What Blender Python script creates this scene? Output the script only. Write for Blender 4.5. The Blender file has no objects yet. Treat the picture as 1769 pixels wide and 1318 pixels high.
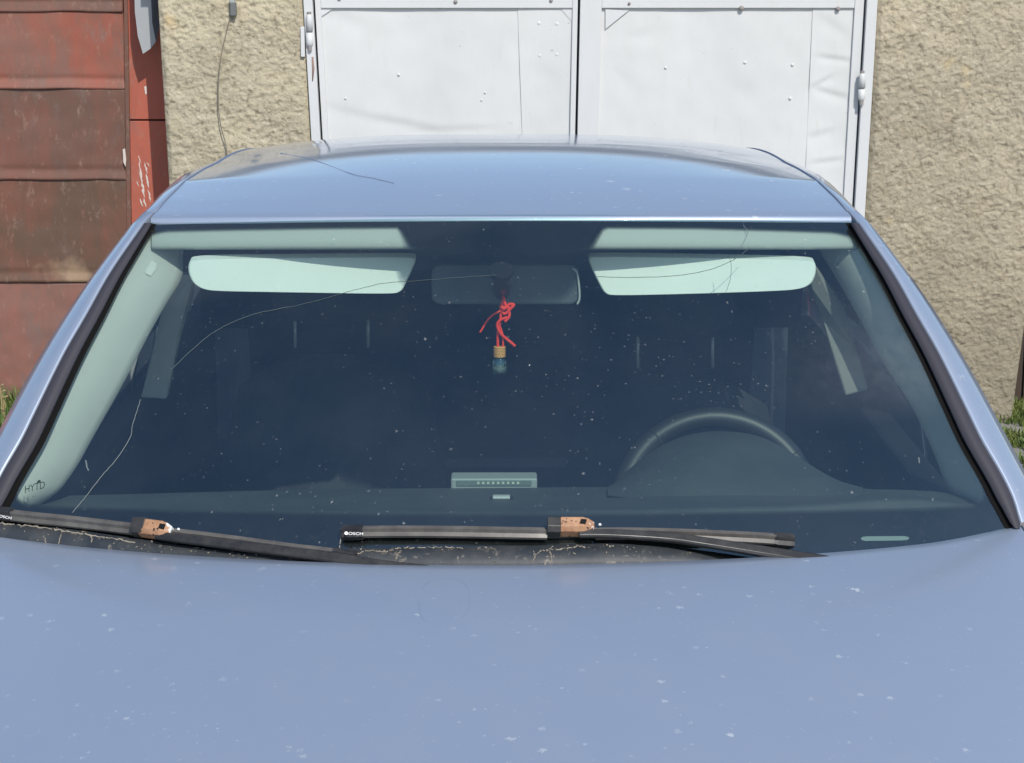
import bpy, bmesh, math, random
import numpy as np
from mathutils import Vector, Matrix, noise
random.seed(7)
SC = bpy.context.scene
COL = SC.collection
R = math.radians

# ------------------------------------------------------------------ camera
F = 3600.0; W0, H0 = 1769.0, 1318.0; HC = 1.866; PIT = R(12.0); YAW = math.atan(18.5 / F)
cam_d = bpy.data.cameras.new('camera'); cam = bpy.data.objects.new('camera', cam_d); COL.objects.link(cam)
cam_d.sensor_width = 36; cam_d.lens = 36 * F / W0; cam_d.clip_start = 0.05; cam_d.clip_end = 500
cam.location = (0, 0, HC); cam.rotation_euler = (R(90) - PIT, 0, -YAW)
SC.camera = cam
# ------------------------------------------------------------------ sky, sun, exposure
SUN_EL, SUN_AZ = R(44), R(160)          # azimuth measured from +Y (north) clockwise: behind the camera, a little to the right
wd = bpy.data.worlds.new('World'); SC.world = wd; wd.use_nodes = True
nt = wd.node_tree; bg = nt.nodes['Background']
sky = nt.nodes.new('ShaderNodeTexSky'); sky.sky_type = 'NISHITA'; sky.sun_disc = False
sky.sun_elevation = SUN_EL; sky.sun_rotation = SUN_AZ; sky.air_density = 1.0; sky.dust_density = 0.7; sky.ozone_density = 1.3
nt.links.new(sky.outputs[0], bg.inputs[0]); bg.inputs[1].default_value = 0.15
sd = bpy.data.lights.new('sun', 'SUN'); sd.energy = 3.6; sd.angle = R(0.6); sd.color = (1.0, 0.95, 0.87)
so = bpy.data.objects.new('sun', sd); COL.objects.link(so)
sdir = Vector((math.sin(SUN_AZ) * math.cos(SUN_EL), math.cos(SUN_AZ) * math.cos(SUN_EL), math.sin(SUN_EL)))
so.rotation_euler = sdir.to_track_quat('Z', 'Y').to_euler(); so.location = (2, -4, 8)
SC.view_settings.view_transform = 'Standard'; SC.view_settings.look = 'None'
SC.view_settings.exposure = 0.0; SC.view_settings.gamma = 1.0
SC.cycles.max_bounces = 10; SC.cycles.transparent_max_bounces = 16

# ------------------------------------------------------------------ survey helpers (photo pixel + distance -> metres)
cp, sp = math.cos(PIT), math.sin(PIT)
FW = Vector((math.sin(YAW) * cp, math.cos(YAW) * cp, -sp)); RT = Vector((math.cos(YAW), -math.sin(YAW), 0)); UP = RT.cross(FW)
C0 = Vector((0, 0, HC))
def ray(px, py): return FW + RT * ((px - W0 / 2) / F) - UP * ((py - H0 / 2) / F)
def P(px, py, Y):
    d = ray(px, py); return C0 + d * (Y / d.y)
def PZ(px, py, z):
    d = ray(px, py); return C0 + d * ((z - HC) / d.z)
def proj(p):
    r = p - C0; c = r.dot(FW); return (W0 / 2 + F * r.dot(RT) / c, H0 / 2 - F * r.dot(UP) / c)
def ZR(X, Y, row):
    k = (H0 / 2 - row) / F
    return HC + (k * (X * FW.x + Y * FW.y) - (X * UP.x + Y * UP.y)) / (UP.z - k * FW.z)
def itp(pts, x):
    xs = [p[0] for p in pts]; ys = [p[1] for p in pts]; return float(np.interp(x, xs, ys))
def smooth_itp(pts, x):                        # monotone-ish cubic through points
    xs = [p[0] for p in pts]; ys = [p[1] for p in pts]
    if x <= xs[0]: return ys[0] + (x - xs[0]) * (ys[1] - ys[0]) / (xs[1] - xs[0])
    if x >= xs[-1]: return ys[-1] + (x - xs[-1]) * (ys[-1] - ys[-2]) / (xs[-1] - xs[-2])
    i = max(j for j in range(len(xs)) if xs[j] <= x); i = min(i, len(xs) - 2)
    def sl(j):
        if j == 0: return (ys[1] - ys[0]) / (xs[1] - xs[0])
        if j == len(xs) - 1: return (ys[-1] - ys[-2]) / (xs[-1] - xs[-2])
        return (ys[j + 1] - ys[j - 1]) / (xs[j + 1] - xs[j - 1])
    h = xs[i + 1] - xs[i]; t = (x - xs[i]) / h
    return ((2*t**3 - 3*t*t + 1) * ys[i] + (t**3 - 2*t*t + t) * h * sl(i) + (-2*t**3 + 3*t*t) * ys[i + 1] + (t**3 - t*t) * h * sl(i + 1))
def spline(pts, n):                            # catmull-rom through Vectors
    pts = [Vector(p) for p in pts]; out = []
    for i in range(len(pts) - 1):
        a = pts[i - 1] if i else pts[i] * 2 - pts[i + 1]; b, c = pts[i], pts[i + 1]
        d = pts[i + 2] if i + 2 < len(pts) else c * 2 - b
        for k in range(n):
            t = k / n
            out.append(0.5 * ((2 * b) + (c - a) * t + (2 * a - 5 * b + 4 * c - d) * t * t + (3 * b - a - 3 * c + d) * t ** 3))
    out.append(pts[-1]); return out

# ------------------------------------------------------------------ object helpers
def empty(name, loc, label, cat, group=None):
    o = bpy.data.objects.new(name, None); COL.objects.link(o); o.location = loc; o.empty_display_size = 0.1
    o['label'] = label; o['category'] = cat
    if group: o['group'] = group
    return o
def link(o, parent):
    COL.objects.link(o)
    if parent is not None:
        o.parent = parent
        if parent.type == 'EMPTY': o.matrix_parent_inverse = Matrix.Translation(-Vector(parent.location))
    return o
def mk(name, v, f, mat, parent=None, smooth=False, solid=0, label=None, bevel=0):
    me = bpy.data.meshes.new(name); me.from_pydata([tuple(p) for p in v], [], f); me.update()
    if mat: me.materials.append(mat)
    for p in me.polygons: p.use_smooth = smooth
    o = bpy.data.objects.new(name, me); link(o, parent)
    if solid:
        m = o.modifiers.new('thick', 'SOLIDIFY'); m.thickness = abs(solid); m.offset = 1 if solid > 0 else -1
    if bevel:
        m = o.modifiers.new('bevel', 'BEVEL'); m.width = bevel; m.segments = 2; m.limit_method = 'ANGLE'
    if label: o['label'] = label
    return o
def grid(fn, nu, nv, flip=False):
    v = [fn(i / nu, j / nv) for j in range(nv + 1) for i in range(nu + 1)]
    f = []
    for j in range(nv):
        for i in range(nu):
            a = j * (nu + 1) + i; q = (a, a + 1, a + nu + 2, a + nu + 1)
            f.append(q[::-1] if flip else q)
    return v, f
def boxvf(x0, x1, y0, y1, z0, z1):
    v = [(x, y, z) for z in (z0, z1) for y in (y0, y1) for x in (x0, x1)]
    f = [(0, 2, 3, 1), (4, 5, 7, 6), (0, 1, 5, 4), (2, 6, 7, 3), (0, 4, 6, 2), (1, 3, 7, 5)]
    return v, f
def box(name, x0, x1, y0, y1, z0, z1, mat, parent=None, bevel=0.0, label=None):
    v, f = boxvf(x0, x1, y0, y1, z0, z1); return mk(name, v, f, mat, parent, bevel=bevel, label=label)
def join(parts):
    V, Fc = [], []
    for v, f in parts:
        n = len(V); V += [tuple(p) for p in v]; Fc += [tuple(i + n for i in q) for q in f]
    return V, Fc
def tube(pts, rad, seg=8, cap=True):
    pts = [Vector(p) for p in pts]; v = []; f = []; n = len(pts); up = Vector((0, 0, 1)); last = None
    for i, p in enumerate(pts):
        t = (pts[min(i + 1, n - 1)] - pts[max(i - 1, 0)]).normalized()
        if last is None:
            a = t.cross(up)
            if a.length < 0.1: a = t.cross(Vector((1, 0, 0)))
        else: a = last - t * last.dot(t)
        a.normalize(); last = a; b = t.cross(a); r = rad[i] if isinstance(rad, (list, tuple)) else rad
        for k in range(seg):
            an = 2 * math.pi * k / seg; v.append(p + (a * math.cos(an) + b * math.sin(an)) * r)
    for i in range(n - 1):
        for k in range(seg):
            k2 = (k + 1) % seg; f.append((i * seg + k, i * seg + k2, (i + 1) * seg + k2, (i + 1) * seg + k))
    if cap: f.append(tuple(range(seg))[::-1]); f.append(tuple((n - 1) * seg + k for k in range(seg)))
    return v, f
def sweep(pts, norms, prof, scale=None):      # prof: list of (side, normal) offsets, closed
    v = []; f = []; n = len(pts); m = len(prof)
    for i in range(n):
        t = (pts[min(i + 1, n - 1)] - pts[max(i - 1, 0)]).normalized(); N = norms[i]; s = t.cross(N).normalized()
        k = scale[i] if scale else 1
        for a, b in prof: v.append(pts[i] + s * a * k + N * b * k)
    for i in range(n - 1):
        for k in range(m):
            k2 = (k + 1) % m; f.append((i * m + k, i * m + k2, (i + 1) * m + k2, (i + 1) * m + k))
    f.append(tuple(range(m))[::-1]); f.append(tuple((n - 1) * m + k for k in range(m)))
    return v, f
def lathe(cx, cy, prof, seg=20):              # prof (r, z) about the vertical through cx, cy
    v = []; f = []
    for r, z in prof:
        for k in range(seg): a = 2 * math.pi * k / seg; v.append((cx + r * math.cos(a), cy + r * math.sin(a), z))
    for i in range(len(prof) - 1):
        for k in range(seg): k2 = (k + 1) % seg; f.append((i * seg + k, i * seg + k2, (i + 1) * seg + k2, (i + 1) * seg + k))
    f.append(tuple(range(seg))[::-1]); f.append(tuple((len(prof) - 1) * seg + k for k in range(seg)))
    return v, f
def roundrect(x0, x1, y0, y1, r, n=6):
    rs = r if isinstance(r, (list, tuple)) else (r,) * 4; out = []
    for (cx, cy, a0, q) in ((x1 - rs[0], y1 - rs[0], 0, rs[0]), (x0 + rs[1], y1 - rs[1], 90, rs[1]), (x0 + rs[2], y0 + rs[2], 180, rs[2]), (x1 - rs[3], y0 + rs[3], 270, rs[3])):
        for k in range(n + 1): a = R(a0 + 90 * k / n); out.append((cx + q * math.cos(a), cy + q * math.sin(a)))
    return out
def prism(front, back):
    n = len(front); v = list(front) + list(back); f = [tuple(range(n)), tuple(range(n, 2 * n))[::-1]]
    for i in range(n): j = (i + 1) % n; f.append((i, i + n, j + n, j)[::1])
    return v, f

# ------------------------------------------------------------------ materials
def M(name, col=(.5, .5, .5), rough=.5, metal=0., coat=0., coat_r=.03, spec=.5):
    m = bpy.data.materials.new(name); m.use_nodes = True; b = m.node_tree.nodes['Principled BSDF']
    b.inputs['Base Color'].default_value = (*col, 1); b.inputs['Roughness'].default_value = rough
    b.inputs['Metallic'].default_value = metal; b.inputs['Coat Weight'].default_value = coat; b.inputs['Coat Roughness'].default_value = coat_r
    b.inputs['Specular IOR Level'].default_value = spec
    return m
class N:
    def __init__(s, m): s.t = m.node_tree; s.b = s.t.nodes.get('Principled BSDF'); s.tc = s.t.nodes.new('ShaderNodeTexCoord')
    def L(s, a, b): s.t.links.new(a, b)
    def mp(s, scale=(1, 1, 1), rot=(0, 0, 0), loc=(0, 0, 0)):
        n = s.t.nodes.new('ShaderNodeMapping'); n.inputs['Scale'].default_value = scale; n.inputs['Rotation'].default_value = rot
        n.inputs['Location'].default_value = loc; s.L(s.tc.outputs['Object'], n.inputs['Vector']); return n.outputs[0]
    def noise(s, sc, vec=None, det=4, ro=.55, dist=0):
        n = s.t.nodes.new('ShaderNodeTexNoise'); n.inputs['Scale'].default_value = sc; n.inputs['Detail'].default_value = det
        n.inputs['Roughness'].default_value = ro; n.inputs['Distortion'].default_value = dist
        s.L(vec if vec is not None else s.tc.outputs['Object'], n.inputs['Vector']); return n.outputs['Fac']
    def vor(s, sc, vec=None, feat='F1', rnd=1):
        n = s.t.nodes.new('ShaderNodeTexVoronoi'); n.feature = feat; n.inputs['Scale'].default_value = sc; n.inputs['Randomness'].default_value = rnd
        s.L(vec if vec is not None else s.tc.outputs['Object'], n.inputs['Vector']); return n
    def ramp(s, fac, stops):
        n = s.t.nodes.new('ShaderNodeValToRGB'); e = n.color_ramp.elements
        e[0].position, e[0].color = stops[0][0], (*stops[0][1], 1) if len(stops[0][1]) == 3 else stops[0][1]
        e[1].position, e[1].color = stops[-1][0], (*stops[-1][1], 1)
        for p, c in stops[1:-1]: x = e.new(p); x.color = (*c, 1)
        s.L(fac, n.inputs['Fac']); return n.outputs[0]
    def rng(s, fac, a, b, c=0., d=1., interp='LINEAR'):
        n = s.t.nodes.new('ShaderNodeMapRange'); n.interpolation_type = interp
        for i, x in enumerate((a, b, c, d)): n.inputs[i + 1].default_value = x
        s.L(fac, n.inputs[0]); return n.outputs[0]
    def mix(s, fac, a, b):
        n = s.t.nodes.new('ShaderNodeMix'); n.data_type = 'RGBA'
        for sock, x in ((n.inputs[0], fac), (n.inputs[6], a), (n.inputs[7], b)):
            if isinstance(x, (int, float)): sock.default_value = x
            elif isinstance(x, tuple): sock.default_value = (*x, 1)
            else: s.L(x, sock)
        return n.outputs[2]
    def math(s, op, a, b=0., c=0.):
        n = s.t.nodes.new('ShaderNodeMath'); n.operation = op
        for i, x in enumerate((a, b, c)):
            if isinstance(x, (int, float)): n.inputs[i].default_value = x
            else: s.L(x, n.inputs[i])
        return n.outputs[0]
    def bump(s, h, dist, strength=1., target=None):
        n = s.t.nodes.new('ShaderNodeBump'); n.inputs['Distance'].default_value = dist; n.inputs['Strength'].default_value = strength
        s.L(h, n.inputs['Height']); s.L(n.outputs[0], (target or s.b).inputs['Normal']); return n
    def col(s, c): s.L(c, s.b.inputs['Base Color'])
    def rgh(s, c): s.L(c, s.b.inputs['Roughness'])
    def xyz(s):
        n = s.t.nodes.new('ShaderNodeSeparateXYZ'); s.L(s.tc.outputs['Object'], n.inputs[0]); return n.outputs
    def specks(s, scale, size, keep, seed=0.):       # irregular small marks, 0..1
        wv = s.t.nodes.new('ShaderNodeTexNoise'); wv.inputs['Scale'].default_value = scale * 9; wv.inputs['Detail'].default_value = 2
        s.L(s.tc.outputs['Object'], wv.inputs['Vector'])
        mm = s.t.nodes.new('ShaderNodeMixRGB'); mm.blend_type = 'LINEAR_LIGHT'; mm.inputs[0].default_value = size * 1.6 / 1.0 * .9 / scale * 1.0
        mp = s.mp(loc=(seed, seed * .7, seed * 1.3)); s.L(mp, mm.inputs[1]); s.L(wv.outputs['Color'], mm.inputs[2])
        v = s.vor(scale, mm.outputs[0]); sep = s.t.nodes.new('ShaderNodeSeparateColor'); s.L(v.outputs['Color'], sep.inputs[0])
        sz = s.math('MULTIPLY', s.math('POWER', sep.outputs[1], 2.4), size)
        inside = s.rng(s.math('SUBTRACT', sz, v.outputs['Distance']), 0, size * .12)
        kp = s.math('LESS_THAN', sep.outputs[0], keep)
        return s.math('MULTIPLY', s.math('MULTIPLY', inside, kp), s.rng(sep.outputs[2], 0, 1, .25, 1))

def paint_mat(name, stain=False):
    m = M(name, (.30, .38, .55), .42, .40, 1.0, .02); n = N(m)
    big = n.noise(1.3, det=2); base = n.mix(big, (.335, .405, .525), (.365, .432, .545))
    dust = n.rng(n.noise(7, det=6, ro=.7), .35, .8, 0, .16); base = n.mix(dust, base, (.50, .51, .50))
    s1 = n.specks(16, .15, .8); s2 = n.specks(38, .22, .95, 3.1); s3 = n.specks(90, .26, .5, 5.7)
    mk_ = n.math('MAXIMUM', n.math('MAXIMUM', s1, n.math('MULTIPLY', s2, .8)), n.math('MULTIPLY', s3, .5))
    mk_ = n.math('MULTIPLY', mk_, n.rng(n.noise(3.1, det=3), .38, .62, .28, .9))
    base = n.mix(mk_, base, (.78, .80, .80))
    if stain:
        x, y, z = n.xyz()
        dx = n.math('DIVIDE', n.math('SUBTRACT', x, STAIN[0]), .036); dy = n.math('DIVIDE', n.math('SUBTRACT', y, STAIN[1]), .085)
        rr = n.math('SQRT', n.math('ADD', n.math('POWER', n.math('ABSOLUTE', dx), 2.6), n.math('POWER', n.math('ABSOLUTE', dy), 2.6)))
        rr = n.math('ADD', rr, n.rng(n.noise(30, det=2), 0, 1, -.15, .15))
        ring = n.rng(n.math('ABSOLUTE', n.math('SUBTRACT', rr, 1.)), .0, .07, .20, 0.)
        ring = n.math('MULTIPLY', ring, n.rng(n.noise(18), .4, .6)); base = n.mix(ring, base, (.12, .15, .22))
    n.col(base); n.L(n.rng(n.noise(5, det=5), .3, .8, .10 if stain else .05, .20 if stain else .10), n.b.inputs['Coat Roughness'])
    n.L(n.math('MULTIPLY', n.math('SUBTRACT', 1., mk_), .55 if stain else 1.), n.b.inputs['Coat Weight'])
    n.bump(n.noise(900, det=1), .00004, .3)
    fl = n.noise(2.2, det=1); b2 = n.t.nodes.new('ShaderNodeBump'); b2.inputs['Distance'].default_value = .0012; b2.inputs['Strength'].default_value = .5
    n.L(fl, b2.inputs['Height']); n.L(b2.outputs[0], n.b.inputs['Coat Normal'])
    return m
STAIN = PZ(768, 1068, .915)
PAINT = paint_mat('steel_blue_paint'); PAINT_H = paint_mat('steel_blue_hood_paint', True)

def plastic(name, col, rough=.45, dusty=.15, bump=.0002):
    m = M(name, col, rough); n = N(m)
    d = n.rng(n.noise(25, det=6, ro=.7), .4, .8, 0, dusty); n.col(n.mix(d, col, (.33, .31, .27)))
    n.rgh(n.rng(n.noise(14), .3, .7, rough * .85, min(1, rough * 1.25))); n.bump(n.noise(700, det=2), bump, .5); return m
BLACKP = plastic('black_plastic', (.018, .018, .02), .38)
TRIM = M('pillar_trim_plastic', (.045, .044, .055), .62, spec=.3)
SEAL = M('glass_seal_rubber', (.010, .0095, .010), .9, spec=.05)
DEAD = M('matt_black_pad', (.012, .012, .013), .8, spec=.15)
RUBBER = plastic('black_rubber', (.010, .010, .011), .7, .3)
BLADE = plastic('worn_blade_plastic', (.085, .078, .072), .36, .35)
ARMM = plastic('arm_black', (.018, .018, .019), .35, .15)
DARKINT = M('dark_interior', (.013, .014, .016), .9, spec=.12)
def dash_mat():
    m = M('dashboard_plastic', (.03, .034, .033), .6); n = N(m)
    n.col(n.mix(n.rng(n.noise(9, det=5), .35, .75), (.038, .044, .042), (.058, .064, .061))); n.bump(n.vor(420).outputs['Distance'], .0004, .5); return m
DASH = dash_mat()
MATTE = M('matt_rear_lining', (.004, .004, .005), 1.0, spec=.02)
SEATM = plastic('seat_fabric', (.02, .021, .024), .9, .05, .0006)
LIGHTINT = plastic('light_grey_interior_trim', (.49, .49, .465), .75, .12, .0003)
HEADL = plastic('headliner_cloth', (.44, .45, .42), .95, .05, .0004)
VISORM = plastic('visor_vinyl', (.76, .78, .74), .6, .04, .0003)
CHROME = M('chrome', (.75, .76, .78), .12, 1.0)
TYRE = plastic('tyre_rubber', (.02, .02, .02), .8)
RIMM = M('alloy', (.5, .51, .53), .3, .9)
MIRG = M('mirror_glass', (.8, .82, .85), .03, 1.0)
DARKGL = M('dark_glass', (.01, .012, .014), .03, 0, .0)

def glass_mat(name, tint, dirty=True, refl=1.0):
    m = bpy.data.materials.new(name); m.use_nodes = True; t = m.node_tree; t.nodes.clear()
    m2 = N.__new__(N); m2.t = t; m2.b = None; m2.tc = t.nodes.new('ShaderNodeTexCoord'); n = m2
    out = t.nodes.new('ShaderNodeOutputMaterial'); tr = t.nodes.new('ShaderNodeBsdfTransparent'); tr.inputs[0].default_value = (*tint, 1)
    gl = t.nodes.new('ShaderNodeBsdfGlossy'); gl.inputs['Roughness'].default_value = 0.004; gl.inputs[0].default_value = (.62, .90, 1, 1)
    ge = t.nodes.new('ShaderNodeNewGeometry'); dt = t.nodes.new('ShaderNodeVectorMath'); dt.operation = 'DOT_PRODUCT'
    n.L(ge.outputs['Normal'], dt.inputs[0]); n.L(ge.outputs['Incoming'], dt.inputs[1])
    fr = n.math('MULTIPLY_ADD', n.math('POWER', n.math('SUBTRACT', 1., n.math('ABSOLUTE', dt.outputs['Value'])), 5.), .957, .043)
    f2 = n.math('MINIMUM', n.math('MULTIPLY', fr, 3.75 * refl), .95)            # two surfaces of the pane
    mx = t.nodes.new('ShaderNodeMixShader'); n.L(f2, mx.inputs[0]); n.L(tr.outputs[0], mx.inputs[1]); n.L(gl.outputs[0], mx.inputs[2])
    if not dirty:
        n.L(mx.outputs[0], out.inputs[0]); return m
    df = t.nodes.new('ShaderNodeBsdfDiffuse'); df.inputs[0].default_value = (.62, .63, .62, 1)
    x, y, z = n.xyz()
    film = n.rng(n.noise(5, det=6, ro=.65), .3, .8, .003, .018)
    # hazy smear low on the driver side, as in the photo
    sx = n.rng(x, .42, .66); sz = n.math('MULTIPLY', n.rng(z, 1.09, 1.15), n.rng(z, 1.31, 1.18)); nz = n.rng(n.noise(34, n.mp(scale=(1, 1, 1.3)), det=10, ro=.85), .22, .74)
    smear = n.math('MULTIPLY', n.math('MULTIPLY', sx, sz), n.math('MULTIPLY', nz, .085))
    # dusty wedge above the wiped arc
    s1 = n.specks(26, .07, .6); s2 = n.specks(60, .15, .9, 2.3); s3 = n.specks(140, .24, .7, 4.4)
    sp_ = n.math('MAXIMUM', n.math('MAXIMUM', n.math('MULTIPLY', s1, .6), n.math('MULTIPLY', s2, .4)), n.math('MULTIPLY', s3, .25)); sp_ = n.math('MULTIPLY', sp_, n.rng(n.noise(3.5, det=3), .38, .62, .15, 1.0))
    # grime along the bottom rim
    gr = n.math('MULTIPLY', n.rng(z, 1.02, .955), n.math('MULTIPLY', n.rng(n.noise(90, det=6, ro=.7), .45, .75), .035))
    # wiped arc edges
    def arc(cx, cz, r, w, amt):
        q = n.math('SQRT', n.math('ADD', n.math('POWER', n.math('SUBTRACT', x, cx), 2), n.math('POWER', n.math('MULTIPLY', n.math('SUBTRACT', z, cz), 1.75), 2)))
        q = n.math('ADD', q, n.rng(n.noise(20, det=3), 0, 1, -.006, .006))
        return n.math('MULTIPLY', n.rng(n.math('ABSOLUTE', n.math('SUBTRACT', q, r)), 0, w, amt, 0), n.rng(n.noise(9), .35, .6))
    a1 = arc(.42, .93, .76, .006, .012)
    hz = n.math('MULTIPLY', n.rng(n.math('ADD', z, n.math('MULTIPLY', x, -.25)), 1.37, 1.40), .018)
    tot = n.math('MAXIMUM', n.math('MAXIMUM', n.math('ADD', film, smear), sp_), n.math('MAXIMUM', gr, n.math('ADD', a1, hz)))
    mx2 = t.nodes.new('ShaderNodeMixShader'); n.L(tot, mx2.inputs[0]); n.L(mx.outputs[0], mx2.inputs[1]); n.L(df.outputs[0], mx2.inputs[2])
    n.L(mx2.outputs[0], out.inputs[0]); return m
GLASS = glass_mat('windscreen_glass', (.835, .95, .90)); SGLASS = glass_mat('dark_side_glass', (.80, .86, .83), False, .36); RGLASS = glass_mat('privacy_rear_glass', (.03, .035, .035), False, .6)
def frit_mat():
    m = M('black_ceramic_print', (.006, .006, .007), .7, spec=.08); n = N(m); t = m.node_tree
    at = t.nodes.new('ShaderNodeAttribute'); at.attribute_name = 'fade'
    tr = t.nodes.new('ShaderNodeBsdfTransparent'); mx = t.nodes.new('ShaderNodeMixShader'); out = t.nodes['Material Output']
    n.L(at.outputs['Fac'], mx.inputs[0]); n.L(tr.outputs[0], mx.inputs[2]); n.L(n.b.outputs[0], mx.inputs[1]); n.L(mx.outputs[0], out.inputs[0]); return m
FRIT = frit_mat()

def stucco(name, c1, c2, seed):
    m = M(name, c1, .95, spec=.2); n = N(m)
    a = n.noise(38, det=5, ro=.6); b = n.noise(1.6, n.mp(loc=(seed, 0, 0)), det=4); c = n.noise(9, det=4)
    base = n.mix(n.rng(b, .35, .7), c1, c2); base = n.mix(n.rng(c, .5, .8, 0, .35), base, (.50, .40, .25)); base = n.mix(n.rng(n.noise(3.3, n.mp(scale=(1.5, 1, .55), loc=(seed, 1, 5)), det=6, ro=.7), .50, .68, 0, .38), base, (.30, .27, .205))
    base = n.mix(n.rng(a, .36, .45, .6, 0), base, (.20, .17, .12)); base = n.mix(n.rng(a, .56, .70, 0, .6), base, (.66, .60, .46))
    base = n.mix(n.rng(n.noise(5.2, n.mp(loc=(seed * 2, 0, 3)), det=2), .70, .78, 0, .6), base, (.62, .47, .24))
    x, y, z = n.xyz()
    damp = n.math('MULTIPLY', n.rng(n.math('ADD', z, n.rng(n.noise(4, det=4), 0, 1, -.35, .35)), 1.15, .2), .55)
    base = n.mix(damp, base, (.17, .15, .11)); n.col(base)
    h = n.math('ADD', n.math('MULTIPLY', n.noise(85, det=6, ro=.65), .8), n.math('MULTIPLY', n.vor(55, feat='SMOOTH_F1').outputs['Distance'], .5))
    n.bump(h, .009, 1.0); return m
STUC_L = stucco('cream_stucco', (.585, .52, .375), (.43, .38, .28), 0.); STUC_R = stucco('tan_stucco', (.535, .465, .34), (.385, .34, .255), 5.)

def white_door(name, tint=(.655, .665, .66)):
    m = M(name, tint, .42, spec=.4); n = N(m)
    b = n.mix(n.rng(n.noise(3, n.mp(scale=(1, 1, .4)), det=5), .3, .8), tint, (.59, .60, .60))
    b = n.mix(n.rng(n.noise(55, det=3), .71, .77, 0, .6), b, (.33, .27, .22)); b = n.mix(n.rng(n.noise(2.3, n.mp(scale=(1.6, 1, .5), loc=(3, 0, 1)), det=7, ro=.7), .50, .72, 0, .30), b, (.56, .55, .52)); b = n.mix(n.rng(n.noise(14, n.mp(scale=(3, 1, .6)), det=5), .62, .8, 0, .25), b, (.50, .46, .40))
    n.col(b); n.bump(n.noise(120, det=4), .0006, .35); return m
DOORW = white_door('white_door_paint'); DOORF = white_door('white_frame_paint', (.645, .655, .665))
RUSTBOLT = M('stained_bolt', (.28, .26, .25), .6); DARKGAP = M('dark_gap', (.16, .16, .165), .9)
STEELG = plastic('galvanised_flashing', (.36, .38, .40), .5, .3)
def red_mat(name, red, brown, lo, hi, seed):
    m = M(name, red, .62, spec=.35); n = N(m)
    a = n.noise(3.2, n.mp(scale=(1, 1, .8), loc=(seed, 0, seed)), det=7, ro=.68, dist=.5); b = n.noise(16, n.mp(scale=(1, 1, .35), loc=(seed, 2, 0)), det=6, ro=.7)
    base = n.mix(n.rng(n.math('ADD', n.math('MULTIPLY', a, .72), n.math('MULTIPLY', b, .28)), lo, hi), red, brown)
    base = n.mix(n.rng(b, .55, .75, 0, .5), base, (.19, .15, .14)); base = n.mix(n.rng(n.noise(7, n.mp(scale=(2.2, 1, .5), loc=(seed, 7, 0)), det=8, ro=.75, dist=.8), .5, .62, 0, .55), base, brown); base = n.mix(n.rng(n.noise(22, n.mp(scale=(1.5, 1, .7)), det=8, ro=.8), .56, .68, 0, .6), base, (.34, .22, .17))
    base = n.mix(n.rng(n.noise(2.4, n.mp(loc=(seed * 3, 4, 1)), det=5), .66, .74, 0, .55), base, (.42, .30, .19)); n.col(base)
    n.bump(n.noise(40, det=6, ro=.7), .0012, .5); return m
REDS = [red_mat('red_sheet_a', (.31, .10, .068), (.21, .11, .085), .42, .60, 1.), red_mat('red_sheet_b', (.22, .082, .058), (.145, .082, .062), .34, .55, 4.),
        red_mat('red_sheet_c', (.20, .08, .055), (.125, .075, .052), .33, .52, 9.), red_mat('red_sheet_d', (.30, .125, .095), (.20, .115, .092), .40, .62, 13.)]
REDJ = red_mat('red_jamb_paint', (.42, .115, .075), (.33, .10, .07), .5, .7, 17.)
SCRATCHW = M('bare_undercoat', (.62, .55, .50), .7)

def glass_obj_mat():
    return glass_mat('bottle_glass', (.93, .94, .91), False, .9)

# ================================================================== SETTING: ground
g = M('cracked_concrete', (.26, .25, .235), .95, spec=.2); n = N(g)
n.col(n.mix(n.rng(n.noise(3, det=8, ro=.7), .3, .7), (.21, .20, .185), (.31, .30, .28))); n.bump(n.noise(60, det=6), .004, .6)
def gfn(u, v):
    x = -60 + 120 * u; y = -60 + 120 * v; return (x, y, -.002 + .01 * noise.noise(Vector((x * .3, y * .3, 0))) * (1 if abs(x) > 3 or y < 0 else 0))
o = mk('ground', *grid(gfn, 60, 60), g, None, True); o['kind'] = 'structure'; o['label'] = 'grey concrete yard in front of the garages'

# ================================================================== cream garage with white doors
YW = 8.0
gar = empty('garage_building', (0, YW, 0), 'cream stuccoed garage with white double metal doors behind the car', 'garage')
GTOP = 1.92
def pier(name, xl, xr, mat, seed, label):
    SK = 0 if seed < 5 else 1                 # xl(z), xr(z)
    nx = 130; nz = 420; v = []; f = []
    for j in range(nz + 1):
        z = GTOP * j / nz; a, b = xl(z), xr(z)
        for i in range(nx + 1):
            x = a + (b - a) * i / nx; q = Vector(((x + z * .35 * SK) * 38 + seed, (z - x * .3 * SK) * 56, seed)); w = Vector((noise.noise(q * .6), noise.noise(q * .6 + Vector((9, 9, 9))), 0)) * .9
            h = noise.noise(q + w) * .5 + abs(noise.noise(q * 2.1 + w)) * .5 + noise.noise(q * 4.3 + w) * .16 + noise.noise(q * .22) * .8
            e = min(i, nx - i) / 4.0; e = min(1, e)
            v.append((x, YW - .0095 * h * e + (.012 * (1 - e)), z))
    for j in range(nz):
        for i in range(nx):
            a = j * (nx + 1) + i; f.append((a, a + 1, a + nx + 2, a + nx + 1))
    # returns at both sides
    b0 = len(v)
    for side in (0, nx):
        base = len(v)
        for j in range(nz + 1): p = v[j * (nx + 1) + side]; v.append((p[0], YW + .30, p[2]))
        for j in range(nz):
            a = j * (nx + 1) + side; b = (j + 1) * (nx + 1) + side; c = base + j + 1; d = base + j
            f.append((a, b, c, d) if side == 0 else (a, d, c, b))
    return mk(name, v, f, mat, gar, True, label=label)
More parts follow.
